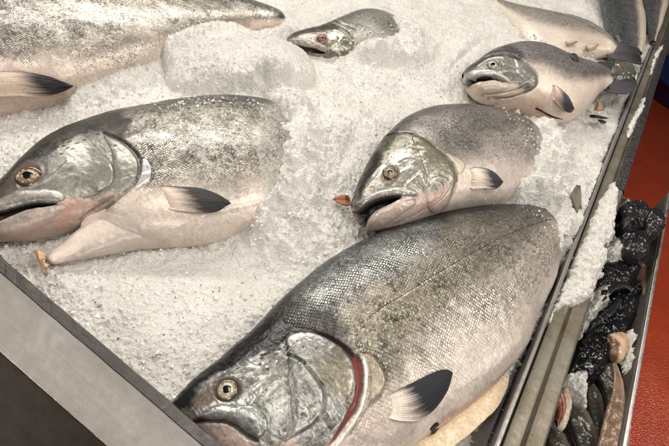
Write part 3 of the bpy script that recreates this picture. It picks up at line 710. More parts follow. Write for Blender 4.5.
    lj = [(-30,226),(-16,224),(0,219),(14,214),(28,209.5),(46,206.5),(60,205),(66,208),(58,216),(40,228),(20,236),(-5,242),(-30,240)]
    sdl = f.poly(lj, 14, True, .2); cl = mixc(f.col, (.50,.40,.36), .6)
    f.patch('lower_jaw', sdl, 1.8, 3.0, MAT['skin_mid'], root, None, cl)
    eye(f, root, 28.5, 176.5, 8.6, .35, iris=(.20,.13,.07), ring=(.42,.31,.18), pr=.38, ex=1.1)
    fin(f, root, [(143,190.5),(152,187.5),(166,186),(184,186.5),(200,188),(215,192.5),(226,198),(231,203)], [(158,203),(171,209),(186,211),(200,212),(214,212),(222,209.5),(227,206),(231,203)], lift=(.6,3.5), c0=(.80,.66,.56), c1=(.045,.043,.046), dk=(.26,.58), rays=17, ragged=.05)
    def zt(a, b): return .006+.002*np.sin(6*a+4*b)+.004*a*(1-a)
    fin(None, root, [(33,250),(40,251),(46,254),(51,259)], [(38,261),(41,268),(44,272),(49,268)], z_at=zt, lift=(1,1), c0=(.72,.42,.22), c1=(.70,.50,.36), dk=(.2,.9), rays=2, edge_dark=0, name='throat_flap', na=40, nb=30, ragged=.6, thick=1.6, curl=2.2, matn='flesh')
    return f, root
F2, R2 = left_salmon()

# ---- middle salmon with the gaping mouth
def mid_salmon():
    f = Fish([(351,205,352,209,.028,.5),(351.5,198,356,218,.028,.55),(355,181,366,227,.028,.55),(364,162,384,228,.028,.52),(376.5,142.5,402,226.5,.028,.48),(389,127.5,418,222.5,.027,.45),
              (405,115,436,216,.026,.43),(427,107.5,456,210.5,.024,.42),(455,105,478,208.5,.020,.40),(484,108,500,206,.016,.39),(508,114.5,518,201.5,.010,.38),(527,123,530,194.5,.004,.36),(539,135,537,186,-.004,.34),(546,150,543,174,-.014,.32),(552,162,551,168,-.022,.3)], 420, 300)
    base_paint(f, dark=(.03,.03,.026), mid=(.29,.262,.24), belly=(.84,.73,.64), lo=-.60, hi=.66, seed=4, metal=.5, scale=.9)
    blotch(f, [(480,140),(520,128),(550,150),(545,190),(520,205),(470,210),(440,214),(470,196),(500,180)], (.58,.51,.46), .6, 16, 6, .2)
    head = [(340,240),(345,190),(362,150),(378,138),(392,131),(408,131),(424,136),(438,146),(450,157),(457,171),(456,182),(452,198),(445,208),(432,222),(400,236)]
    sdh = f.poly(head, 40); head_common(f, sdh, 4, (.52,.49,.42), rgh=.6, met=.5)
    blotch(f, [(340,220),(350,190),(364,150),(380,134),(398,128),(394,142),(386,152),(380,164),(372,178),(364,190),(358,205)], (.022,.022,.020), .96, 3, 3, .0, .22)
    blotch(f, [(378,150),(392,136),(412,134),(432,144),(420,150),(400,150),(388,160)], (.15,.148,.11), .8, 3, 3, .3)
    blotch(f, [(410,140),(432,142),(450,160),(455,178),(440,176),(426,160)], (.30,.27,.19), .65, 4, 3, .5)
    blotch(f, [(392,156),(404,150),(424,158),(436,174),(420,184),(400,178)], (.62,.59,.52), .7, 4, 4, .7, .25)
    blotch(f, [(366,222),(380,210),(396,200),(414,197),(432,190),(448,186),(450,202),(434,220),(400,232),(366,230)], (.60,.48,.42), .9, 3, 3, .15, .33)
    blotch(f, [(416,210),(430,196),(446,186),(442,198),(428,212)], (.56,.38,.32), .6, 3, 2)
    rand_spots(f, [(372,170),(386,142),(410,134),(424,142),(404,150),(386,164)], 46, (.5,1.1), 9, (.02,.02,.015))
    rand_spots(f, [(395,128),(440,110),(470,112),(430,134)], 24, (.5,.9), 12, (.05,.05,.04))
    f.groove([(374,146),(384,138),(396,134),(410,134),(424,139),(436,148),(446,156),(453,165),(457,174),(457,181)], 1.2, 1.6, .8, .3)
    f.groove([(457,178),(455,190),(450,202),(443,211),(434,219)], 1.0, 1.5, .6, .3, (.08,.06,.05))
    f.groove([(424,164),(425,174),(427,182)], .7, .6, .35); f.groove([(404,185),(414,176),(424,170)], .7, .5, .2)
    for q in ([(398,160),(410,156),(420,160)],[(402,170),(414,166),(422,172)],[(430,180),(438,178),(446,180)],[(428,188),(436,182),(442,186)],[(410,146),(424,150),(434,160)],[(366,186),(372,178),(380,170)]): f.ridge(q, 1.1, .8, 1.2, .35)
    for k in range(4): f.groove([(450-7*k,188+5*k),(440-8*k,200+5*k),(424-9*k,212+4*k)], .7, .5, .25, .5, (.3,.2,.16))
    wh = [(446,154),(456,157),(464,163),(463,171),(458,174),(454,164)]
    sd = f.poly(wh, 14, True, .3); m = sstep(-1, 1.4, sd); f.col = mixc(f.col, (.68,.60,.46), m*.9); f.msk[...,1] *= 1-m; f.h += m*1.0*f.mpp
    socket(f, 389.7, 173, 6.4, (.16,.10,.075), (1.7,1.3), 25)
    blotch(f, [(372,178),(376,170),(384,163),(388,165),(380,173)], (.60,.56,.50), .5, 1.4, 1, .6)
    mouth(f, [(352,212),(357,210.6),(363,205.5),(372,200),(385,196),(398,195.2),(402,197),(396,201),(385,206.5),(376,211),(370,217),(367,223),(365,229),(360,224),(356,220)], 11)
    # row of small pale teeth
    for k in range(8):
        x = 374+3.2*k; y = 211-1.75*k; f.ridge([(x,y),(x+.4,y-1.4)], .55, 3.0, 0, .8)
    f.h += f.mpp*(2.2*f.n(.018, 3, 71)+.5*f.n(.07, 3, 73)*sstep(.2, -.4, f.w))
    root = finish(f, 'salmon', 'middle salmon with wide gaping dark mouth, lying against the back of the largest one', MAT['skin_mid'], [], 'fish', 'whole salmon laid out on the ice')
    cov = [(419,152),(412,140),(414,137),(424,140.5),(435,149),(445,157.5),(452,166),(455.5,175),(454.5,186),(450,198),(444,207),(434,214),(428,208),(426,196),(427,182),(424,166)]
    f.patch('gill_cover', f.poly(cov, 20, True, .3), 1.6, 2.0, MAT['skin_mid'], root)
    jaw = [(353,206),(360,200),(367,196),(375,192),(389,188.5),(404,186.5),(413,189),(418,193),(415,196.8),(405,196.5),(396,194.3),(383,195.3),(372,199.5),(363,205),(356,210)]
    sdj = f.poly(jaw, 14, True, .2); cj = mixc(f.col, (.50,.47,.43), .85*sstep(352, 372, f.px[...,0])); cj = mixc(cj, (.74,.70,.63), .8*np.exp(-(f.line([(368,197),(380,192),(396,190),(408,192)], 10, .4)/1.8)**2)); cj *= (1+.25*f.n(.3,3,79))[...,None]
    f.patch('upper_jaw', sdj, 2.6, 1.8, MAT['skin_mid'], root, None, cj)
    lj = [(365,228),(366,224),(371,218),(377,212.5),(386,208),(398,202.5),(408,199.5),(416,199),(414,206),(402,214),(390,222),(376,230)]
    f.patch('lower_jaw', f.poly(lj, 14, True, .2), 1.8, 2.2, MAT['skin_mid'], root)
    eye(f, root, 389.7, 173, 6.4, .35, iris=(.20,.16,.09), ring=(.38,.33,.22), pr=.30, ex=1.1)
    fin(f, root, [(463,170.5),(470,168),(478,167),(489,169),(498,174.5),(503.5,181.5)], [(466,186),(474,188.5),(485,188),(493,189),(500,186.5),(503.5,181.5)], lift=(.6,3), c0=(.80,.68,.59), c1=(.045,.045,.055), dk=(.34,.70), rays=13, ragged=.08)
    fin(f, root, [(534,196.5),(537,190),(540,186),(541,182.5)], [(532,198.5),(536,196.5),(540,191.5),(541.5,186)], lift=(.3,1), c0=(.12,.09,.08), c1=(.03,.03,.03), dk=(.1,.5), rays=5, na=24, nb=16, name='pelvic_fin_or_slit')
    return f, root
F3, R3 = mid_salmon()

# ---- upper right salmon, pale belly towards us
def upper_right():
    f = Fish([(462,74,463,78,.030,.5),(464,69,469,88,.030,.55),(471,62.5,478,97,.030,.55),(484,51,492,104,.030,.52),(501,44,508,109,.030,.48),(522,41,522,114,.030,.46),(542,44,537,120,.028,.45),
              (560,52,556,124,.026,.44),(573,58,575,121,.024,.43),(583,61.5,590,111,.022,.42),(592,64,597,101,.020,.42),(600,66,601,94,.018,.42),(608,71,609,91,.016,.42),(613,78,613,87,.014,.4)], 360, 280)
    base_paint(f, dark=(.035,.035,.036), mid=(.27,.245,.235), belly=(.86,.72,.62), lo=-.48, hi=.60, seed=5, metal=.4, scale=.7)
    head = [(450,100),(455,66),(484,46),(500,46),(512,53),(522,60),(532,67),(538,75),(538,84),(531,91),(518,97),(500,104),(480,110)]
    sdh = f.poly(head, 30); head_common(f, sdh, 5, (.44,.42,.38), rgh=.5, met=.35)
    blotch(f, [(455,86),(460,68),(484,48),(505,42),(524,56),(512,60),(500,57),(488,60),(476,67),(468,72),(463,78)], (.09,.085,.085), .85, 2.5, 2, .35, .25)
    blotch(f, [(468,86),(480,82),(496,80),(512,82),(528,92),(520,98),(504,104),(484,104),(470,98)], (.68,.56,.47), .92, 2.5, 2, .1, .33)
    blotch(f, [(500,108),(516,99),(534,92),(548,100),(540,118)], (.66,.47,.34), .6, 5, 3, .1)
    socket(f, 492.7, 65, 4.6, (.20,.18,.17), (1.8,1.4), 10)
    for q in ([(478,66),(488,59),(500,57),(512,60)],[(500,72),(512,70),(522,76)],[(504,64),(514,66),(524,72)],[(508,82),(520,82),(530,84)],[(518,86),(526,84),(534,78)]): f.ridge(q, 1.0, .8, .8, .35)
    f.groove([(484,57),(500,54),(513,56),(524,62),(533,68),(538.5,76),(538,83),(531,90),(520,95),(504,99),(488,98)], .9, 1.3, .5, .3)
    f.groove([(482,95),(496,94),(508,92),(520,88)], .8, .8, .4, .3, (.2,.14,.1)); f.groove([(500,99),(512,97),(524,92)], .7, .6, .3, .3, (.2,.14,.1))
    mouth(f, [(467,84),(470,78.5),(479,75.8),(493,75.4),(502,78.6),(507.5,82.6),(500,81),(492,80),(481,81.2),(472,84.6),(467,88)], 8)
    f.h += f.mpp*(.8*f.n(.025, 3, 81)+.4*f.n(.08, 3, 83))
    root = finish(f, 'salmon', 'upper right salmon with pink belly turned up, thin open mouth and narrow tail', MAT['skin_far'], [], 'fish', 'whole salmon laid out on the ice')
    jaw = [(464,76),(468,73),(478,69.5),(493,70.5),(505,75.5),(510,81),(507,83),(501,78.8),(492,75.6),(479,76),(470,79)]
    cj = mixc(f.col, (.70,.65,.60), .85*sstep(462, 474, f.px[...,0])); f.patch('upper_jaw', f.poly(jaw, 12, True, .15), 1.8, 1.4, MAT['skin_far'], root, None, cj)
    lj = [(469,88),(472,85),(482,82),(494,81.5),(504,83.5),(508,87),(500,92),(484,96),(474,95)]
    f.patch('lower_jaw', f.poly(lj, 12, True, .15), 1.4, 2.0, MAT['skin_far'], root)
    cov = [(515,64),(514,58.5),(524,64),(532,70),(536.5,77),(536,83),(529,88),(521,88),(518,78)]
    f.patch('gill_cover', f.poly(cov, 14, True, .2), 1.2, 1.6, MAT['skin_far'], root)
    eye(f, root, 492.7, 65, 4.4, .35, iris=(.30,.27,.22), ring=(.60,.58,.52), pr=.38, ex=1.1)
    fin(f, root, [(547,83.5),(554,85),(560,88),(568.5,96),(572.5,103),(574.5,108.5)], [(550,95),(556,101),(561,106),(565,110),(571,112),(574.5,108.5)], lift=(.5,2.6), c0=(.76,.60,.50), c1=(.07,.07,.09), dk=(.25,.6), rays=10, ragged=.05)
    fin(f, root, [(566,58),(569,54.5),(573,52.8),(577,54.5),(579,59)], [(573,60),(575,60.5),(577,61.5),(578.5,61.5),(579,59)], lift=(0,1), c0=(.10,.09,.085), c1=(.04,.035,.035), dk=(.1,.6), rays=4, na=30, nb=16, name='adipose_fin', zoff=.036)
    fin(f, root, [(596,103),(600,101),(604,102.5),(606,106)], [(594,110),(599,110),(604,110),(606,106)], lift=(0,1.2), c0=(.40,.28,.20), c1=(.10,.07,.06), dk=(.3,.8), rays=5, na=30, nb=20, name='anal_fin', zoff=.014)
    fin(f, root, [(535,107),(541,109.5),(548,113.5),(555,116.6),(563,119)], [(535.5,108.2),(541,111.2),(548,115.2),(555,117.8),(563,119)], lift=(3.2,3.0), c0=(.05,.025,.015), c1=(.03,.015,.01), dk=(.1,.5), rays=3, na=40, nb=12, name='pelvic_fin_or_slit', curl=0, thick=.5, ragged=0)  # thin dark blade standing in for the slit along the belly
    def zt(a, b): return .022+.006*a+.003*np.sin(b*7)
    fin(None, root, [(598,68),(591,66),(588,67),(592,63.5),(599,61.5),(606,62),(614,63.5),(620,66)], [(604,90),(612,92.5),(620,93.5),(628,93),(634,90),(638,86),(637,80),(633,72)], z_at=zt, lift=(0,1.2), c0=(.06,.055,.06), c1=(.025,.022,.026), dk=(.3,.9), rays=16, name='tail_fin', ragged=.12)
    return f, root
F4, R4 = upper_right()

# ---- top left salmon
def top_left():
    f = Fish([(-150,0,-140,110,.012,.42),(-60,-18,-58,128,.012,.42),(0,-27,0,121,.012,.42),(50,-29,56,112,.010,.41),(100,-28,106,97,.008,.40),(150,-24,156,78,.006,.40),(200,-14,201,55,.004,.4),(235,-5,232,38,.002,.4),(262,3,258,31,.0,.42),(277,9,275,27,-.001,.45),(284,14,283,24,-.003,.5),(288,18,288,20,-.004,.5)], 460, 260)
    base_paint(f, dark=(.018,.018,.016), mid=(.31,.29,.25), belly=(.84,.70,.60), lo=-.85, hi=.52, seed=6, metal=.9)
    f.msk[...,2] = .27
    blotch(f, [(-20,72),(20,66),(70,78),(68,96),(50,112),(0,124),(-30,124)], (.68,.54,.46), .85, 4, 2, .15, .36)
    blotch(f, [(228,16),(236,12),(246,16),(252,27),(240,27),(232,24)], (.38,.32,.26), .7, 3, 3, .3)
    f.h += f.mpp*(1.0*f.n(.016, 3, 91)+.6*f.n(.05, 3, 93))
    root = finish(f, 'salmon', 'top left salmon with brightly shining silver side, cut off by the picture corner', MAT['skin_mid'], [], 'fish', 'whole salmon laid out on the ice')
    fin(f, root, [(-30,77),(-12,73),(4,71),(20,71),(40,74),(58,78.5),(73,85.5)], [(-30,92),(-14,95),(2,95.5),(20,95),(36,96),(52,94),(65,90),(73,85.5)], lift=(.6,3), c0=(.78,.63,.53), c1=(.04,.038,.042), dk=(.40,.72), rays=15, ragged=.10, zoff=.012)
    return f, root
F0, R0 = top_left()

# ---- small salmon sunk in the ice at the top
def sunk():
    f = Fish([(285,41,285,43,.004,.5),(287,37,289,46,.004,.55),(292,33,297,51,.004,.55),(304,29,310,57,.002,.55),(316,26.5,325,61,.0,.5),(329,21.5,345,63,-.003,.46),(343,16,365,62,-.006,.42),(356,12.5,385,60,-.009,.4),(370,13,402,58,-.014,.38),(384,18,418,54,-.022,.36),(402,26,430,50,-.036,.34),(418,34,436,46,-.05,.34)], 260, 200)
    base_paint(f, dark=(.13,.13,.12), mid=(.33,.32,.28), belly=(.5,.46,.4), lo=-.6, hi=.55, seed=8, metal=.6)
    head = [(275,50),(280,30),(316,22),(332,24),(344,32),(352,44),(345,58),(320,66),(290,60)]
    sdh = f.poly(head, 30); head_common(f, sdh, 8, (.42,.40,.33))
    blotch(f, [(280,42),(290,32),(306,27),(330,22),(340,28),(322,31),(306,33),(296,38),(288,43)], (.07,.06,.05), .9, 2, 2, .3)
    blotch(f, [(330,34),(340,36),(346,44),(338,50),(328,44)], (.50,.48,.34), .6, 3, 2, .6)
    socket(f, 322, 38.5, 3.8, (.18,.10,.08), (1.5,1.3), 0)
    mouth(f, [(290,44),(296,45),(304,46.5),(312,47.5),(322,51),(326,54),(314,54),(304,54),(296,50)], 4, (.05,.02,.02))
    for q in ([(288,42),(298,40),(312,42),(326,48)],[(300,35),(312,33),(326,33)],[(334,30),(344,34),(350,42)],[(330,48),(338,44),(342,38)]): f.ridge(q, 1.2, .9, .6, .45)
    f.groove([(334,24),(346,30),(354,40),(352,50)], 1.1, 1.4, .7)
    f.groove([(332,20),(344,24),(356,30)], 1.1, 1.4, .7)
    root = finish(f, 'salmon', 'small salmon half sunk in ice at the top, reddish eye and hooked snout', MAT['skin_far'], [], 'fish', 'whole salmon laid out on the ice')
    eye(f, root, 322, 38.5, 3.6, .3, iris=(.16,.07,.05), ring=(.26,.10,.08), pr=.3, ex=1.1)
    jaw = [(285,42),(291,38),(302,37.5),(314,41),(324,46),(330,50),(322,50),(312,46.5),(302,45),(292,44)]
    cj = mixc(f.col, (.48,.42,.36), .8*sstep(286, 296, f.px[...,0])); f.patch('upper_jaw', f.poly(jaw, 12, True, .15), 1.5, 1.4, MAT['skin_far'], root, None, cj)
    return f, root
F5, R5 = sunk()

# ---- pale salmon lying belly up behind, mostly covered
def pale_back():
    f = Fish([(490,-4,492,4,-.012,.35),(503,1,505,26,-.010,.30),(518,4.5,518,44,-.008,.28),(536,8,534,58,-.006,.28),(554,11.5,552,64,-.004,.28),(572,16,571,64,-.002,.30),(588,23,587,62,.002,.34),(600,30,598,60,.008,.40),(609,37,606,58,.014,.46),(617,45,614,58,.014,.46),(623,51,622,57,.014,.46)], 260, 170)
    base_paint(f, dark=(.18,.16,.14), mid=(.46,.41,.36), belly=(.74,.65,.56), lo=-.3, hi=.80, seed=9, metal=.4, scale=.7)
    blotch(f, [(570,30),(590,30),(606,40),(604,50),(590,48),(574,42)], (.45,.33,.26), .45, 6, 3)
    f.groove([(503,1.5),(518,5.2),(536,9),(554,12.6),(572,17.4),(588,24.6),(600,32)], .8, .2, .75, .2, (.10,.09,.07))
    f.h += f.mpp*(.8*f.n(.03, 3, 85)+.4*f.n(.1, 3, 86))
    root = finish(f, 'salmon', 'pale salmon lying belly up and half buried behind the upper right one', MAT['skin_far'], [], 'fish', 'whole salmon laid out on the ice')
    for q1, q2 in (([(563,42.5),(568,40.6),(574,40.2),(578,41)],[(565,44.5),(569,44.6),(574,43.6),(578,41)]), ([(583,47),(589,44.5),(596,42.6),(599,44)],[(586,50.5),(591,50.6),(596,48.5),(599,44)])):
        fin(f, root, q1, q2, lift=(.3,1.6), c0=(.55,.44,.36), c1=(.40,.33,.28), dk=(.3,.9), rays=6, na=30, nb=20, name='pelvic_fin_or_slit', edge_dark=.5)
    return f, root
F6, R6 = pale_back()

# ---- two salmon along the right edge, heads away from us
def edge_salmon(st, label, seed, tail=None, fins=()):
    f = Fish(st, 240, 180)
    base_paint(f, dark=(.075,.08,.085), mid=(.20,.19,.20), belly=(.66,.57,.46), lo=-.30, hi=.35, seed=seed, metal=.45, scale=1.0)
    f.h += f.mpp*.8*f.n(.03, 3, seed)
    root = finish(f, 'salmon', label, MAT['skin_far'], [], 'fish', 'whole salmon laid out on the ice')
    if tail:
        def zt(a, b): return .022+.004*np.sin(b*5)+.0*a
        fin(None, root, tail[0], tail[1], z_at=zt, lift=(0,1), c0=(.075,.065,.07), c1=(.03,.026,.03), dk=(.2,.9), rays=14, name='tail_fin', ragged=.05)
    return f, root
F7, R7 = edge_salmon([(596,-50,652,-50,.020,.42),(597,-25,646,-25,.020,.42),(599,-5,642,-4,.020,.42),(601,9,643,8,.020,.42),(604,20,645,20,.019,.42),(608,31,646,31,.018,.42),(612,40,646,41,.017,.42),(617,47,645,49,.015,.42),(624,53,642,56,.012,.4)],
    'dark backed salmon with forked dark tail, left one of two lying head away', 10, ([(612,41),(620,40.5),(628,42.5),(634,44.5),(640,48)], [(606,55),(614,58.5),(624,60.5),(634,63),(643,65)]))
F8, R8 = edge_salmon([(634,-50,690,-50,.022,.42),(635,-25,680,-25,.022,.42),(637,-5,671,-5,.022,.42),(640,7,668,7,.021,.42),(643,17,665,17,.020,.42),(646,27,662,27,.018,.42),(648,36,658,36,.016,.42),(650,43,656,44,.014,.42)],
    'silver and tan salmon squeezed between the dark backed one and the steel rim', 11)
blotch(F8, [(645,30),(660,28),(660,50),(645,50)], (.45,.20,.05), .9, 3, 1)

# ---- dark fish and monkfish in the lower tray
def dark_fish(st, name, label, cat, nu=120, nv=90, col=(.05,.048,.042), belly=(.10,.09,.075), lump=1.5, lsc=.05, spike=0.0, seed=20, metal=.1, rough=.28, mat='dark', group=None, grooves=(), blots=()):
    f = Fish(st, nu, nv, sm=2)
    f.col[:] = col; f.col = mixc(f.col, belly, sstep(.1, -.7, f.w)); f.col *= (1+.4*f.n(.12,4,seed)+.3*f.n(.5,3,seed+1))[...,None]
    f.msk[...,0] = metal; f.msk[...,1] = .0; f.msk[...,2] = rough
    f.h = f.mpp*(lump*f.n(lsc,4,seed+2)+.5*lump*f.n(lsc*4,3,seed+3)+spike*np.maximum(f.n(.33,2,seed+4),0)**1.5*3)
    for q in grooves: f.groove(q, 1.0, .8, .75, .5, (.10,.04,.02))
    for q, c in blots: blotch(f, q, c, .9, 1.5, 1, .1)
    root = finish(f, name, label, MAT[mat], [], cat, group)
    return f, root
Zt = -.062
D = []
D.append(dark_fish([(606,268,612,272,Zt+.01,.4),(612,264,640,274,Zt+.01,.45),(614,280,645,287,Zt+.01,.45),(606,300,641,304,Zt+.01,.45),(596,318,634,322,Zt+.01,.45),(583,338,620,345,Zt+.01,.45),(573,358,606,366,Zt+.01,.45),(567,372,596,382,Zt+.008,.45),(566,384,584,392,Zt,.4)],
   'spiny_fish', 'long black spiny glistening fish stretched along the steel rail in the lower tray', 'fish', 260, 150, (.008,.008,.009), (.012,.011,.012), 3.0, .035, 1.3, 21, 0, .12))
D.append(dark_fish([(594,284,598,288,Zt+.022,.4),(598,272,606,290,Zt+.022,.5),(606,262,618,292,Zt+.022,.5),(620,258,632,282,Zt+.02,.5),(634,258,642,270,Zt+.018,.5)],
   'black_fish', 'small black wet fish lying across the ice scrap below the round black heads', 'fish', 120, 90, (.010,.010,.011), (.016,.014,.015), 2.5, .08, .8, 25, 0, .12))
heads = [([(618,214,620,226,Zt+.05,.6),(621,205,626,238,Zt+.05,.7),(631,201,634,236,Zt+.05,.75),(640,204,642,232,Zt+.05,.75),(645,212,646,224,Zt+.05,.6)], 'round black fish head nearest the ice covered rail, topmost with a ragged crest'),
         ([(637,216,638,230,Zt+.05,.6),(640,210,642,242,Zt+.05,.7),(649,208.5,651,246,Zt+.05,.75),(658,212,658,240,Zt+.05,.7),(661,220,661,230,Zt+.05,.6)], 'round black fish head touching the pale outer steel rim'),
         ([(617,238,619,248,Zt+.045,.6),(622,232,626,258,Zt+.045,.7),(634,230,637,264,Zt+.045,.7),(644,238,645,262,Zt+.045,.7),(648,248,648,256,Zt+.045,.6)], 'wrinkled black fish head just below the other two round heads')]
for i, (st, lab) in enumerate(heads):
    D.append(dark_fish(st, 'black_fish', lab, 'fish', 120, 110, (.014,.014,.016), (.03,.028,.03), 3.4, .03, .5, 30+i*5, 0, .16, group='black fish heads in the lower tray'))
D.append(dark_fish([(620,262,624,268,Zt+.012,.4),(626,258,640,300,Zt+.012,.3),(640,262,636,318,Zt+.012,.3),(648,272,632,326,Zt+.01,.3),(650,290,636,330,Zt+.008,.3),(646,310,640,328,Zt+.006,.3)],
   'brown_fish', 'brown skinned fish with loose yellow strands beside the outer rim', 'fish', 140, 100, (.11,.06,.045), (.16,.09,.07), 2.2, .06, .0, 50, 0, .3))
D.append(dark_fish([(606,338,606,346,Zt+.02,.5),(609,334,612,360,Zt+.02,.5),(617,332,620,364,Zt+.02,.5),(625,335,626,356,Zt+.02,.5),(629,343,629,348,Zt+.02,.4)],
   'gilled_fish', 'open fish head with curved peach coloured gills at the outer rim', 'fish', 110, 100, (.52,.34,.22), (.60,.42,.28), 1.0, .08, 0, 55, 0, .25,
   blots=(([(607,337),(614,339),(620,346),(617,358),(612,362),(616,350),(612,344),(606,342)], (.12,.05,.03)),([(604,342),(611,345),(612,352),(608,360),(604,352)], (.02,.01,.01)),([(613,334),(623,339),(626,347),(622,356),(623,345),(618,340)], (.66,.50,.36)),)))
D.append(dark_fish([(556,420,556,428,Zt+.03,.5),(555,404,562,432,Zt+.03,.5),(560,392,568,418,Zt+.03,.5),(564,387,571,404,Zt+.03,.5),(566,386,570,392,Zt+.03,.4)],
   'fish_scrap', 'pink and white gill scrap wedged against the side of the steel rail', 'fish scrap', 100, 90, (.50,.32,.24), (.66,.54,.46), 1.2, .1, 0, 60, 0, .25,
   grooves=([(560,396),(563,408),(558,424)],[(562,392),(566,404),(562,418)]), blots=(([(556,410),(562,402),(563,416),(558,424)], (.30,.07,.03)),)))
small = [([(596,378,600,374,Zt+.006,.4),(592,374,616,360,Zt+.006,.45),(602,392,622,378,Zt+.006,.45),(606,412,622,404,Zt+.006,.45),(608,430,618,428,Zt+.004,.4)], 'olive grey small fish just under the open peach gilled head'),
         ([(586,384,590,380,Zt+.004,.4),(586,396,598,388,Zt+.004,.45),(590,416,604,406,Zt+.004,.45),(594,436,606,428,Zt+.004,.45),(600,452,608,450,Zt+.004,.4)], 'slim dark small fish lying between two ice pockets in the lower tray'),
         ([(566,404,570,402,Zt+.010,.4),(566,416,582,406,Zt+.010,.45),(572,436,594,424,Zt+.010,.45),(580,460,602,448,Zt+.010,.45),(590,480,606,470,Zt+.01,.4)], 'thick grey brown fish running off the bottom edge'),
         ([(546,430,552,426,Zt+.008,.4),(546,442,562,432,Zt+.008,.45),(552,462,572,450,Zt+.008,.45),(560,480,576,470,Zt+.008,.4)], 'dark fish end tucked under the steel rail at the bottom edge')]
for i, (st, lab) in enumerate(small):
    D.append(dark_fish(st, 'small_fish', lab, 'fish', 120, 80, (.055,.05,.040), (.16,.14,.11), 1.0, .08, 0, 70+i*4, .15, .26, group='small dark fish in the lower tray'))
D.append(dark_fish([(613,362,615,362,Zt+.03,.4),(614,376,622,378,Zt+.03,.4),(612,392,625,394,Zt+.03,.4),(606,410,628,412,Zt+.03,.35),(600,430,630,432,Zt+.03,.35),(594,455,630,455,Zt+.03,.35)],
   'flat_fish', 'long tan and pink fish hanging along the outer rim with tapered top end', 'fish', 140, 90, (.20,.13,.085), (.42,.26,.22), 1.3, .05, 0, 90, .1, .3))
for st, lab in (([(600,300,603,302,Zt+.03,.4),(602,292,608,297,Zt+.034,.5),(612,284,616,290,Zt+.034,.5),(624,282,625,289,Zt+.03,.5),(634,288,632,293,Zt+.026,.4)], 'thin black strand of fish arched over the spiny one near the brown fish'),
                ([(588,330,586,333,Zt+.03,.4),(590,322,594,327,Zt+.036,.5),(600,316,602,322,Zt+.038,.5),(610,308,614,313,Zt+.036,.5),(618,296,623,299,Zt+.03,.4)], 'thin black strand lying lengthwise on the middle of the spiny fish'),
                ([(624,226,623,229,Zt+.075,.4),(626,218,630,222,Zt+.08,.5),(633,214,634,219,Zt+.08,.5),(641,218,638,222,Zt+.075,.5),(644,226,641,228,Zt+.07,.4)], 'curled black strand across the topmost round fish head')):
    D.append(dark_fish(st, 'black_strand', lab, 'fish strip', 90, 50, (.012,.012,.013), (.03,.028,.028), 1.0, .08, .3, 110, 0, .18))
# fish scraps poking out of the ice
def sliver(q1, q2, z0, z1, name, label, c0, c1, cat='fish fin', **k):
    def zt(a, b): return z0+(z1-z0)*a+.001*np.sin(8*b)
    o = fin(None, None, q1, q2, z_at=zt, lift=(0,0), c0=c0, c1=c1, dk=(.2,.9), rays=5, edge_dark=.3, name=name, na=40, nb=24, curl=.3, **k)
    return tag(o, label, cat)
sliver([(349,196),(345,195),(339,195.5),(333,199)], [(352,205),(346,204.5),(340,203),(333,199)], .012, .006, 'fish_fin', 'reddish brown fin tip beside the snout of the middle salmon', (.30,.12,.06), (.42,.20,.12))
sliver([(580,218),(576,209),(573,201),(571,194),(575.5,184.5)], [(583,212),(581.5,205),(581.5,198),(581,191),(580.5,184.5)], .006, .024, 'fish_fin', 'olive fin piece standing upright in the ice beside the steel rim', (.20,.18,.13), (.16,.145,.11), ragged=.1, thick=1.2)
sliver([(547,177.5),(551,175.2),(556,175),(559,176.4)], [(547,177.5),(551,178.6),(556,178.6),(559,176.4)], .014, .014, 'fish_fin', 'tiny dark leaf shaped fin tip lying on ice right of the middle salmon', (.08,.075,.06), (.05,.045,.04))
sliver([(590,114.6),(596,114.8),(603,116.4),(609,118)], [(591,117),(597,117.6),(603,118.2),(609,118)], .012, .010, 'fish_fin', 'thin dark fin blade under the tail end of the upper right salmon', (.05,.04,.04), (.03,.025,.025))
sliver([(598,119.6),(601,119.2),(604,120.4),(606.5,122)], [(600,121.6),(602,122.6),(604,123),(606.5,122)], .010, .008, 'fish_fin', 'short dark fin tip in front of the thin dark blade', (.05,.04,.04), (.03,.025,.025))
sc, rs_ = dark_fish([(608,74,611,80,.026,.6),(611,66,616,84,.022,.4),(620,63,624,86,.022,.4),(628,65,632,84,.022,.4),(633,71,634,79,.026,.5)], 'fish_scrap', 'greenish streaked lump of fish at the steel rim between two tails', 'fish scrap', 110, 90, (.16,.15,.12), (.12,.12,.10), 1.4, .12, .6, 95, .3, .25)
FB = sc
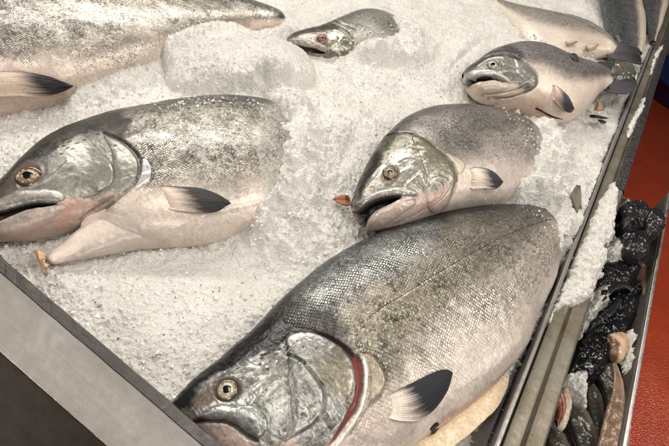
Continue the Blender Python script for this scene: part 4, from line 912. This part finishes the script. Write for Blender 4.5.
# ------------------------------------------------------------------ the steel rail, trays, floor
VP = (733.0, -163.0)
vdir = np.array([(VP[0]-CX)/F, -(VP[1]-CY)/F, -1.0]) @ R.T
RD = vdir.copy(); RD[2] = 0; RD /= np.linalg.norm(RD)              # horizontal direction of the rail, away from us
RN = np.array([RD[1], -RD[0], 0.0])                                 # horizontal, to the right of it
if RN[0] < 0: RN = -RN
def qpos(px, z, py=446): return float(unproj(px, py, z) @ RN)
P0 = unproj(520, 446, 0.0); A0 = float(P0 @ RD)
def rail_pt(q, a, z): return RD*a + RN*q + np.array([0, 0, z])
def extrude(prof, a0, a1, name, mat, root, n=60, wob=.0004, bevel=True, seed=0, closed=True):
    """a folded sheet: cross-section points (q, z) swept along the rail"""
    pr = np.array(prof, float)
    if bevel:       # round every fold a little
        out = []
        K = len(pr)
        for i in range(K):
            if not closed and i in (0, K-1): out.append(pr[i]); continue
            a, b, c = pr[i-1], pr[i], pr[(i+1) % K]
            r = min(.0012, np.linalg.norm(a-b)*.3, np.linalg.norm(c-b)*.3)
            u, v = (a-b)/max(np.linalg.norm(a-b), 1e-9), (c-b)/max(np.linalg.norm(c-b), 1e-9)
            for t in (0, .5, 1): out.append(b+u*r*(1-t)**2+v*r*t**2)
        pr = np.array(out)
    aa = np.linspace(a0, a1, n); m = len(pr)
    V = np.array([[rail_pt(q, a, z) for q, z in pr] for a in aa])
    V[..., 2] += wob*fbm(V, 18, 3, seed); V += RN*(wob*fbm(V, 9, 2, seed+5))[..., None]
    i = np.arange(n-1)[:, None]*m; j = np.arange(m if closed else m-1)[None]; j2 = (j+1) % m
    Fq = np.stack([i+j, i+m+j, i+m+j2, i+j2], -1).reshape(-1, 4)
    o = mesh_obj(name, V.reshape(-1, 3), Fq, mat, None, None, None, None, smooth=True)
    e = o.modifiers.new('edge', 'EDGE_SPLIT'); e.split_angle = math.radians(50)
    return adopt(o, root) if root is not None else o
a_near, a_far = A0-.25, A0+5.0
root = empty('steel_rail', rail_pt(qpos(520, 0), A0+.3, 0)); tag(root, 'folded stainless steel rail along the right side of the ice bed, golden stained', 'rail')
q = lambda x, z: qpos(x, z)
extrude([(q(462,-.034), -.034), (q(486,-.020), -.020), (q(486,-.022), -.024), (q(462,-.036), -.038)], a_near, a_far, 'tray_wall', MAT['wall'], root, seed=1)
extrude([(q(485.5,-.0195), -.0195), (q(493.8,-.014), -.014), (q(493.8,-.016), -.017), (q(485.5,-.022), -.023)], a_near, a_far, 'gutter', MAT['wet'], root, seed=2)
extrude([(q(494,.005), -.014), (q(494,.005), .0045), (q(495.2,.006), .006), (q(499.2,.006), .006), (q(500.2,.0045), .0045), (q(500.2,.0045), -.012)], a_near, a_far, 'rim', MAT['rim'], root, seed=3)
extrude([(q(502.6,0), -.012), (q(502.6,0), 0), (q(520,0), 0), (q(521.6,-.004), -.0045), (q(523.6,-.004), -.0045), (q(525.2,0), 0.0008), (q(543,0), .0008), (q(546.5,0), -.003), (q(547.2,0), -.034), (q(546.6,0), -.036), (q(545.6,0), -.012)], a_near, a_far, 'channel', MAT['channel'], root, seed=4)
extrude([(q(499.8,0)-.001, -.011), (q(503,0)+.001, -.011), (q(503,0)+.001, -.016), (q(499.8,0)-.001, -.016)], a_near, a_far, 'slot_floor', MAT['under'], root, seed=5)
# far stretch of the same rail is wetter and greyer: a sleeve plate 1 mm above it
zc = .0022
a_s = float(unproj(615, 188, 0) @ RD)
o = extrude([(q(526,0), .0012), (q(526,0), zc), (q(545.2,0), zc), (q(547.6,0), -.003), (q(548.6,0), -.030), (q(547.9,0), -.030)], a_s, a_far, 'cover_strip', MAT['channel_far'], root, seed=6)
# side of the ice counter under the rail
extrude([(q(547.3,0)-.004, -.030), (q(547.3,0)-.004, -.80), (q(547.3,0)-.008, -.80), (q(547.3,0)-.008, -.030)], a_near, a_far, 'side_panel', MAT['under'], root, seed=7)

# lower tray with its pale outer rim
ZT = -.085
tr = empty('lower_tray', rail_pt(q(590, ZT), A0+.2, ZT)); tag(tr, 'narrow steel trough with pale outer rim, holding dark fish beside the red floor', 'tray')
zr = -.020
a_t = float(unproj(645, 226, ZT) @ RD)
qo, qi = q(628.5, zr), q(622.5, zr)
extrude([(qi, zr-.003), (qi+.0008, zr), (qo-.0008, zr), (qo, zr-.003), (qo, zr-.012), (qo-.002, zr-.012), (qo-.002, zr-.003)], a_near, a_t+.030, 'outer_rim', MAT['outer'], tr, seed=8)
extrude([(qi+.0012, zr-.003), (qi+.0012, ZT), (qi-.0012, ZT), (qi-.0012, zr-.003)], a_near, a_t+.021, 'outer_wall', MAT['under'], tr, seed=9)
extrude([(q(547.3,0)-.003, ZT), (qi, ZT), (qi, ZT-.003), (q(547.3,0)-.003, ZT-.003)], a_near, a_t+.02, 'tray_floor', MAT['under'], tr, seed=10)
qm = q(547.3,0)-.003
Vb = [rail_pt(qm, a_t+.020, ZT), rail_pt(qi, a_t+.020, ZT), rail_pt(qi, a_t+.020, ZT+.02), rail_pt(qm, a_t+.020, ZT+.02)]
Vb = np.array(Vb+[v+RD*.003 for v in Vb])
adopt(mesh_obj('end_wall', Vb, np.array([(0,1,2,3),(7,6,5,4),(0,4,5,1),(1,5,6,2),(2,6,7,3),(3,7,4,0)]), MAT['rim'], None, smooth=False), tr)

# red floor
Vf = np.array([[-9,-9,-.85],[12,-9,-.85],[12,14,-.85],[-9,14,-.85]], float)
tag(mesh_obj('floor', Vf, np.array([[0,1,2,3]]), MAT['floor'], smooth=False), kind='structure')

# blue tub on the floor
def lathe(prof, c, name, mat, root, m=64):
    pr = np.array(prof); t = np.linspace(0, 2*np.pi, m, endpoint=False)
    V = np.stack([c[0]+pr[:, :1]*np.cos(t), c[1]+pr[:, :1]*np.sin(t), np.repeat(pr[:, 1:2], m, 1)], -1)
    i = np.arange(len(pr)-1)[:, None]*m; j = np.arange(m)[None]; j2 = (j+1) % m
    return adopt(mesh_obj(name, V.reshape(-1, 3), np.stack([i+j, i+j2, i+m+j2, i+m+j], -1).reshape(-1, 4), mat), root)
tc = unproj(704, 84, -.72)
tb = empty('blue_tub', (tc[0], tc[1], -.85)); tag(tb, 'dark blue plastic tub standing on the red floor behind the rail', 'tub')
lathe([(.005,-.84),(.30,-.845),(.315,-.83),(.345,-.72),(.35,-.715),(.342,-.712),(.335,-.72),(.305,-.825),(.005,-.83)], tc, 'tub_wall', MAT['blue'], tb)
lathe([(.348,-.725),(.365,-.722),(.370,-.712),(.365,-.704),(.350,-.702),(.340,-.708),(.342,-.716),(.348,-.725)], tc, 'rim', MAT['blue'], tb)

# front steel panel
pl = empty('steel_counter', unproj(60, 330, .04)); tag(pl, 'grey steel panel crossing the lower left corner, dark lip on top, bright weld below', 'counter')
def strip(lines, name, mat, root, n=90, jit=0.0, thick=.0015):
    """lines: list of (x0,y0,x1,y1,z) edges, joined by sheets"""
    L = []
    for (x0, y0, x1, y1, z) in lines:
        A, B = unproj(x0, y0, z), unproj(x1, y1, z); t = np.linspace(-.35, 1.25, n)[:, None]; L.append(A*(1-t)+B*t)
    V = np.stack(L, 1)
    if jit: V = V + jit*np.stack([fbm(V, 60, 3, 1), fbm(V, 60, 3, 2), fbm(V, 60, 3, 3)], -1)
    m = V.shape[1]; up = np.array([0, 0, thick]); nv_ = V.reshape(-1, 3)
    i = np.arange(n-1)[:, None]*m; j = np.arange(m-1)[None]
    q_ = np.stack([i+j, i+j+1, i+m+j+1, i+m+j], -1).reshape(-1, 4)
    o = mesh_obj(name, nv_, q_, mat, None, smooth=False); s = o.modifiers.new('sheet', 'SOLIDIFY'); s.thickness = thick; s.offset = 0
    return adopt(o, root)
ZP = .050
strip([(0,257.5,221,446,ZP-.004),(0,258.2,221,446.8,ZP),(0,270.5,205,446,ZP),(0,271.5,203.8,446,ZP-.002)], 'lip', MAT['lip'], pl, jit=.0004)
strip([(0,271.5,203.8,446,ZP-.0022),(0,349.5,109,446,.010),(0,351.5,107,446,.0085)], 'face', MAT['panel'], pl, jit=.0003, thick=.001)
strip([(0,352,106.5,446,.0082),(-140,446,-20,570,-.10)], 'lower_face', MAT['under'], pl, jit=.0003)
# weld bead: a lumpy rounded cord
def cord(p, q_, z, r, name, mat, root, n=260, m=10, seed=0):
    A, B = unproj(*p, z), unproj(*q_, z); t = np.linspace(-.35, 1.2, n)[:, None]; C = A*(1-t)+B*t
    C[:, 2] += .0005*fbm(C, 70, 3, seed); d = (B-A)/np.linalg.norm(B-A); u = np.cross(d, [0, 0, 1.]); u /= np.linalg.norm(u); w = np.cross(d, u)
    rr = r*(1+.45*fbm(C, 160, 3, seed+1))+r*1.0*np.maximum(fbm(C, 55, 2, seed+2)-.45, 0)*3
    ph = np.linspace(0, 2*np.pi, m, endpoint=False)
    V = C[:, None] + rr[:, None, None]*(np.cos(ph)[None, :, None]*u+np.sin(ph)[None, :, None]*w)
    i = np.arange(n-1)[:, None]*m; j = np.arange(m)[None]; j2 = (j+1) % m
    return adopt(mesh_obj(name, V.reshape(-1, 3), np.stack([i+j, i+j2, i+m+j2, i+m+j], -1).reshape(-1, 4), mat), root)
cord((0, 351), (108, 446), .0092, .00085, 'weld_bead', MAT['bead'], pl)
# ------------------------------------------------------------------ crushed ice
def sdw(XY, pts, z=0.0):
    """signed distance in metres to a traced outline on the level z"""
    q_ = unproj([p[0] for p in pts], [p[1] for p in pts], z)[:, :2]; q_ = Fish.smooth_pts(q_, True, 4)
    sh = XY.shape[:-1]; X = XY.reshape(-1, 2); d = np.full(len(X), 1e9); ins = np.zeros(len(X), bool)
    for a, b in zip(q_, np.roll(q_, -1, 0)):
        e = b-a; L = max((e*e).sum(), 1e-14); t = np.clip(((X-a)@e)/L, 0, 1); d = np.minimum(d, np.linalg.norm(X-a-t[:, None]*e, axis=1))
        c = (a[1] > X[:, 1]) != (b[1] > X[:, 1])
        with np.errstate(divide='ignore', invalid='ignore'): xx = (b[0]-a[0])*(X[:, 1]-a[1])/(b[1]-a[1])+a[0]
        ins ^= c & (X[:, 0] < xx)
    return np.where(ins, d, -d).reshape(sh)
def mound(XY, pts, h, soft, z=0.0):
    return h*sstep(-soft*.3, soft, sdw(XY, pts, z)+soft*.35*fbm(XY, 25, 3, 44))
q_gut = q(487, -.018)
def bank(z, XY, F_, line, h, r):
    """ice banked against one end of a fish"""
    L = unproj([p[0] for p in line], [p[1] for p in line], .0)[:, :2]; X = XY.reshape(-1, 2); d = np.full(len(X), 1e9)
    for a, b_ in zip(L[:-1], L[1:]):
        e_ = b_-a; t = np.clip(((X-a)@e_)/(e_*e_).sum(), 0, 1); d = np.minimum(d, np.linalg.norm(X-a-t[:, None]*e_, axis=1))
    d = d.reshape(XY.shape[:-1]); n_ = fbm(XY, 45, 3, 77)
    return z + h*(1+.5*n_)*np.exp(-(np.maximum(d+.012*fbm(XY, 60, 3, 78), 0)/r)**2*1.3)
def grain(X, rough):
    a = 1-np.abs(fbm(X, 105, 3, 102)); b_ = 1-np.abs(fbm(X+2.2, 230, 2, 103))
    return .82*rough*(.0048*fbm(X, 40, 3, 101)+.0048*(a*a-.6)+.0030*(b_*b_-.6)+.0009*fbm(X, 560, 2, 104))
def ice_z(P):
    XY = P[..., :2]
    z = -.004 + .010*fbm(XY, 5, 3, 100) + .007*fbm(XY, 15, 2, 99)
    smooth_zone = sdw(XY, [(60,262),(150,256),(240,250),(300,240),(320,252),(250,320),(200,380),(170,400),(100,345)])
    rough = 1-.68*sstep(-.02, .03, smooth_zone)-.4*sstep(0, .02, sdw(XY, [(165,62),(190,50),(290,48),(328,60),(330,80),(270,94),(180,86)]))
    z = z + grain(XY, rough)
    dm = sdw(XY, [(160,62),(172,50),(205,43),(240,43),(280,47),(306,58),(318,76),(306,92),(280,96),(240,95),(200,91),(172,84)])
    dm = dm+.006*fbm(XY, 22, 2, 45); z += .040*np.sqrt(np.clip(1-(1-np.clip(dm/.075, 0, 1))**2, 0, 1))
    z += mound(XY, [(66,112),(74,76),(100,70),(130,64),(160,54),(200,46),(236,36),(262,33),(288,28),(300,40),(200,60),(150,84),(110,98)], .024, .03)
    z = bank(z, XY, F2, [(272,98),(288,108),(292,130),(293,170),(286,205),(278,224)], .034, .050)
    z = bank(z, XY, F3, [(538,134),(543,148),(540,172),(528,196)], .034, .040)
    z = bank(z, XY, F1, [(520,203),(545,205),(560,222),(558,250)], .020, .026)
    z = bank(z, XY, F5, [(366,62),(385,58),(404,50),(410,38),(400,26)], .024, .035)
    z += mound(XY, [(392,26),(374,36),(366,50),(350,54),(340,62),(400,70),(440,50),(420,26)], .010, .02)
    z += mound(XY, [(330,60),(352,50),(372,46),(400,40),(430,60),(400,90),(350,90)], .008, .03)
    z += mound(XY, [(548,140),(575,150),(590,190),(570,215),(552,205),(545,180)], .006, .02)
    z += mound(XY, [(520,60),(540,42),(565,48),(590,52),(592,60),(560,56),(540,50)], .006, .02)
    z += mound(XY, [(455,10),(500,14),(520,26),(530,44),(505,50),(480,46),(460,60),(440,40)], .008, .03)
    z += mound(XY, [(550,0),(590,0),(600,16),(592,18),(570,8)], .010, .03)
    z -= mound(XY, [(345,160),(362,130),(384,108),(370,108),(350,132),(340,160)], .016, .02)
    z -= mound(XY, [(452,72),(480,46),(500,42),(498,36),(474,42),(452,60)], .020, .03)
    z -= mound(XY, [(400,500),(425,446),(470,405),(500,392),(530,335),(560,300),(600,300),(560,460)], .028, .015)
    z -= mound(XY, [(545,330),(556,262),(562,240),(575,240),(560,320)], .012, .01)
    qq = XY @ RN[:2]
    z -= .035*sstep(q_gut-.001, q_gut+.007, qq+.003*fbm(XY, 70, 3, 61)+.0015*fbm(XY, 260, 2, 62))
    return z
s_ = 1.25
gx, gy = np.arange(-110, 770, s_), np.arange(-75, 560, s_)
PX, PY = np.meshgrid(gx, gy, indexing='xy')
hor = PY-(-163+.25*(PX-733))
P = unproj(PX, PY, 0*PX)
P[..., :2] += 0.0
zz = ice_z(P); P[..., 2] = zz
# keep: behind the panel, left of the gutter
lipA, lipB = unproj(0, 258, ZP), unproj(221, 446, ZP); e = (lipB-lipA)[:2]; nrm = np.array([-e[1], e[0]]); nrm /= np.linalg.norm(nrm)
if nrm @ (unproj(150, 250, 0)[:2]-lipA[:2]) < 0: nrm = -nrm
keep = ((P[..., :2]-lipA[:2]) @ nrm > .002) & (P[..., :2] @ RN[:2] < q_gut+.012) & (hor > 60)
ny, nx = PX.shape
idx = np.arange(ny*nx).reshape(ny, nx)
Fq = np.stack([idx[:-1, :-1], idx[1:, :-1], idx[1:, 1:], idx[:-1, 1:]], -1).reshape(-1, 4)
Fq = Fq[keep.ravel()[Fq].all(1)]
u_ = np.unique(Fq); mp_ = np.full(ny*nx, -1); mp_[u_] = np.arange(len(u_))
tag(mesh_obj('crushed_ice', P.reshape(-1, 3)[u_], mp_[Fq], MAT['ice']), kind='stuff')
Pice, keepi = P, keep

def ice_patch(poly, z0, h, name, label, amp=1.0, soft=.010, step=1.0, cat=None, seed=0, rag=.004):
    xs = [p[0] for p in poly]; ys = [p[1] for p in poly]
    gx, gy = np.arange(min(xs)-6, max(xs)+6, step*.7), np.arange(min(ys)-6, max(ys)+6, step*.7)
    X, Y = np.meshgrid(gx, gy); P = unproj(X, Y, z0+0*X); XY = P[..., :2]
    sd = sdw(XY, poly, z0)+rag*fbm(XY, 90, 3, seed+5)+rag*.4*fbm(XY, 350, 2, seed+6)
    P[..., 2] = z0-.004 + (h+.004)*np.clip(1-np.exp(-np.maximum(sd, 0)/soft*2), 0, 1) + grain(XY+3.1, amp)*sstep(0, soft*.5, sd) - .004*(sd < 0)
    k = sd > -.0015; ny, nx = X.shape; idx = np.arange(ny*nx).reshape(ny, nx)
    Fq = np.stack([idx[:-1, :-1], idx[1:, :-1], idx[1:, 1:], idx[:-1, 1:]], -1).reshape(-1, 4); Fq = Fq[k.ravel()[Fq].all(1)]
    u_ = np.unique(Fq); m = np.full(ny*nx, -1); m[u_] = np.arange(len(u_))
    o = mesh_obj(name, P.reshape(-1, 3)[u_], m[Fq], MAT['ice']); tag(o, label, cat, None, 'stuff'); return o
ice_patch([(613,181),(617,192),(618,205),(615,212),(616,222),(612,238),(607,246),(607,262),(598,281),(596,290),(588,300),(578,306),(566,306),(556,312),(551,326),(549,318),(556,300),(566,279),(577,252),(588,226),(598,204),(606,190)], .001, .010, 'spilled_ice', 'heap of white crushed ice lying along the steel rail', 1.2, .010)
ice_patch([(644,97),(646,101),(643,112),(637,124),(631,136),(627,135),(629,124),(636,110),(640,101)], .001, .008, 'spilled_ice', 'small patch of crushed ice on the far part of the rail', 1.2, .008)
ice_patch([(662,46),(663,50),(657,60),(653,72),(650,74),(652,62),(656,50)], .001, .007, 'spilled_ice', 'thin patch of crushed ice on the rail at the right edge', 1.2, .008)
ice_patch([(545,446),(556,380),(575,330),(590,295),(600,262),(610,236),(632,236),(650,262),(650,300),(640,340),(634,400),(628,446),(620,470),(545,470)], ZT+.002, .012, 'tray_ice', 'crushed ice showing between the dark fish in the lower tray', 1.6, .02, 1.3)
ice_patch([(606,248),(611,241),(617,238),(624,243),(632,256),(632,260),(618,259),(609,258)], ZT+.060, .014, 'tray_ice', 'triangle of crushed ice between black fish heads in the lower tray', 1.3, .012)
ice_patch([(560,378),(574,372),(586,376),(586,392),(588,410),(582,412),(574,400),(566,392)], ZT+.034, .016, 'tray_ice', 'pocket of crushed ice below the spiny black fish', 1.3, .01)
ice_patch([(596,288),(606,290),(608,300),(598,312),(586,328),(580,336),(580,322),(588,302)], ZT+.045, .018, 'tray_ice', 'strip of crushed ice between the rail and the spiny black fish', 1.3, .01)
ice_patch([(618,205),(622,205),(624,215),(622,230),(617,232),(614,226),(616,214)], ZT+.05, .030, 'tray_ice', 'crumbs of crushed ice beside the topmost black fish head', 1.3, .008)
ice_patch([(628,334),(634,330),(634,352),(632,372),(628,372),(627,356)], ZT+.05, .014, 'tray_ice', 'narrow sliver of crushed ice beside the outer rim', 1.3, .008)

# loose chips of ice
def chips(C, N, size, name, label, parent=None, flat=.6):
    n = len(C); base = np.array([(-1,-1,-1),(1,-1,-1),(1,1,-1),(-1,1,-1),(-1,-1,1),(1,-1,1),(1,1,1),(-1,1,1)], float)
    fc = np.array([(3,2,1,0),(4,5,6,7),(0,1,5,4),(1,2,6,5),(2,3,7,6),(3,0,4,7)])
    V = base[None]*(1+.45*(rng.random((n, 8, 3))-.5))*np.stack([np.ones(n), .5+.5*rng.random(n), flat*(.4+.6*rng.random(n))], -1)[:, None]*size[:, None, None]*.5
    V[:, 4:, :2] *= (.35+.5*rng.random(n))[:, None, None]
    A = rng.normal(size=(n, 3, 3)); Q = np.linalg.qr(A)[0]; V = np.einsum('nij,nkj->nki', Q, V) + C[:, None]
    Fq = (fc[None]+8*np.arange(n)[:, None, None]).reshape(-1, 4)
    o = mesh_obj(name, V.reshape(-1, 3), Fq, MAT['chip'], smooth=False); tag(o, label, None, None, 'stuff'); return o
fl = Pice[keepi]; lo, hi = fl[:, :2].min(0), np.minimum(fl[:, :2].max(0), [1.4, 2.2])
ii = rng.integers(0, len(fl), 34000)
d_ = np.linalg.norm(fl[ii]-CAM, axis=1)
sz = np.clip(rng.lognormal(math.log(.0020), .45, len(ii)), .0009, .0060)
sm_ = sdw(fl[ii][:, :2], [(60,262),(150,256),(240,250),(300,240),(320,252),(250,320),(200,380),(170,400),(100,345)])
k_ = (rng.random(len(ii)) < np.where(sm_ > 0, .35, 1.0)) & (fl[ii][:, 2] > -.02)
C = fl[ii][k_]+np.c_[rng.normal(0, .0006, (k_.sum(), 2)), rng.uniform(-.0005, .0006, k_.sum())]
chips(C, None, sz[k_], 'ice_chips', 'loose translucent ice chips scattered over the crushed ice')
# crumbs resting on fish skin
cr, cs = [], []
def crumbs(F_, poly, n, size):
    P_ = np.array(poly, float); lo, hi = P_.min(0), P_.max(0); c = 0; rg = rng
    while c < n:
        x, y = lo+(hi-lo)*rg.random(2); ins = False
        for a, b in zip(P_, np.roll(P_, -1, 0)):
            if (a[1] > y) != (b[1] > y) and x < (b[0]-a[0])*(y-a[1])/(b[1]-a[1])+a[0]: ins = not ins
        if not ins: continue
        c += 1; i, dd = F_.near(x, y, 2)
        if dd > 2: continue
        cr.append(F_._vP[i[0]]+F_._vN[i[0]]*size*.35); cs.append(size*random.uniform(.5, 1.3))
crumbs(F2, [(205,195),(262,182),(292,200),(288,224),(230,222)], 40, .0020)
crumbs(F2, [(88,222),(130,198),(160,200),(140,226),(90,246)], 40, .0014)
crumbs(F2, [(0,226),(40,214),(70,206),(60,226),(10,236)], 30, .0013)
crumbs(F2, [(150,101),(240,94),(290,108),(296,122),(240,104),(160,110)], 110, .0028)
crumbs(F2, [(270,130),(298,130),(300,190),(276,200)], 70, .0026)
crumbs(F0, [(75,74),(130,62),(165,42),(226,30),(262,30),(200,20),(150,38),(90,60)], 130, .0030)
crumbs(F1, [(355,420),(380,405),(370,440)], 26, .0012)
crumbs(F1, [(520,206),(560,214),(564,250),(540,230)], 40, .0020)
crumbs(F3, [(440,205),(480,196),(520,190),(500,205)], 14, .0014)
crumbs(F6, [(505,20),(520,26),(560,50),(600,52),(590,58),(540,58),(510,40)], 110, .0036)
crumbs(F3, [(505,112),(530,124),(545,150),(536,190),(526,150)], 70, .0026)
crumbs(F5, [(330,40),(350,30),(390,24),(400,50),(340,60)], 80, .0036)
chips(np.array(cr), None, np.array(cs), 'ice_crumbs', 'tiny ice crumbs and drops stuck on the fish skin')
# ice pushed up between the upper right salmon and the largest one
C2 = np.array([unproj(x, y, .012)+rng.normal(0, .002, 3) for x, y in [(497,106),(503,109),(507,111),(512,108),(518,113),(525,117),(532,120),(540,124),(548,128),(556,130),(500,112),(509,116),(545,140),(549,150),(549,160),(547,172),(293,112),(298,122),(301,134),(300,148),(303,160),(301,175),(297,190),(292,206),(288,220),(563,214),(567,224),(566,236),(230,36),(215,40),(190,47),(172,52),(150,58),(128,66),(108,70),(90,74)]])
chips(C2, None, rng.uniform(.006, .010, len(C2)), 'ice_lumps', 'larger clear ice lumps heaped against the ends of the fish', flat=.7)
# dirt specks and a hairline crack in the smooth ice
def specks(pts, name, label, r=(.0005, .0011)):
    Cs = []
    for x, y in pts:
        p = unproj(x, y, 0.); zc_ = ice_z(p[None])[0]; p = unproj(x, y, zc_); p[2] += .0003; Cs.append(p)
    C = np.array(Cs); o = chips(C, None, rng.uniform(r[0]*2, r[1]*2, len(C)), name, label, flat=.5); o.data.materials.clear(); o.data.materials.append(MAT['dirt']); return o
pts = [(164,335),(118,339),(219,288),(213,292),(208,296),(203,300),(197,305),(190,311),(183,318),(178,323),(170,330),(413,148+30),(415,53),(340,78),(343,82)]
pts += [(150+random.uniform(-60,120), 300+random.uniform(-45,70)) for _ in range(14)]
pts += [(410+i*2.2+random.uniform(-1,1), 75+i*1.3+random.uniform(-1.5,1.5)) for i in range(7)]
pts += [(390+i*4+random.uniform(-1,1), 8+i*1.9+random.uniform(-1,1)) for i in range(16)]
pts += [(440+random.uniform(0,70), random.uniform(2,12)) for i in range(6)]
specks(pts, 'dirt_specks', 'small dark specks scattered on the crushed ice')
# ------------------------------------------------------------------ light: market lamps hung overhead, one added fill lamp, dim room around
w = bpy.data.worlds.new('World'); scene.world = w; w.use_nodes = True
bgn = w.node_tree.nodes['Background']; bgn.inputs[0].default_value = (.52, .50, .475, 1); bgn.inputs[1].default_value = .11
def lamp(loc, target, sx, sy, power, col):
    l = bpy.data.lights.new('market_or_fill_lamp', 'AREA'); l.shape = 'RECTANGLE'; l.size = sx; l.size_y = sy; l.energy = power; l.color = col
    o = bpy.data.objects.new('market_or_fill_lamp', l); COL.objects.link(o); o.location = loc
    d = Vector(target)-Vector(loc); o.rotation_euler = d.to_track_quat('-Z', 'Y').to_euler(); return o
lamp((-.72, 1.95, 1.30), (-.1, .45, 0), 1.9, .12, 39, (1, .945, .865))
lamp((1.05, .75, 1.55), (.1, .35, 0), .7, .22, 13, (1, .945, .87))
lamp((-.15, .35, 1.8), (.0, .45, 0), .8, .4, 10.5, (1, .95, .88))
lamp((-1.5, .0, 1.3), (0, .3, 0), .5, .3, 7, (1, .94, .86))
lamp((2.1, .3, 1.1), (1.5, .6, -.85), .5, .5, 17, (1, .94, .86))
lamp((.3, -1.1, 1.2), (0, .2, 0), .6, .3, 10, (1, .94, .86))  # added soft fill from behind the camera, brightens the steel panel
scene.view_settings.view_transform = 'Standard'; scene.view_settings.look = 'None'; scene.view_settings.exposure = 0; scene.view_settings.gamma = 1
scene.cycles.max_bounces = 6; scene.cycles.transmission_bounces = 5; scene.cycles.caustics_reflective = False; scene.cycles.caustics_refractive = False
scene.cycles.use_denoising = True
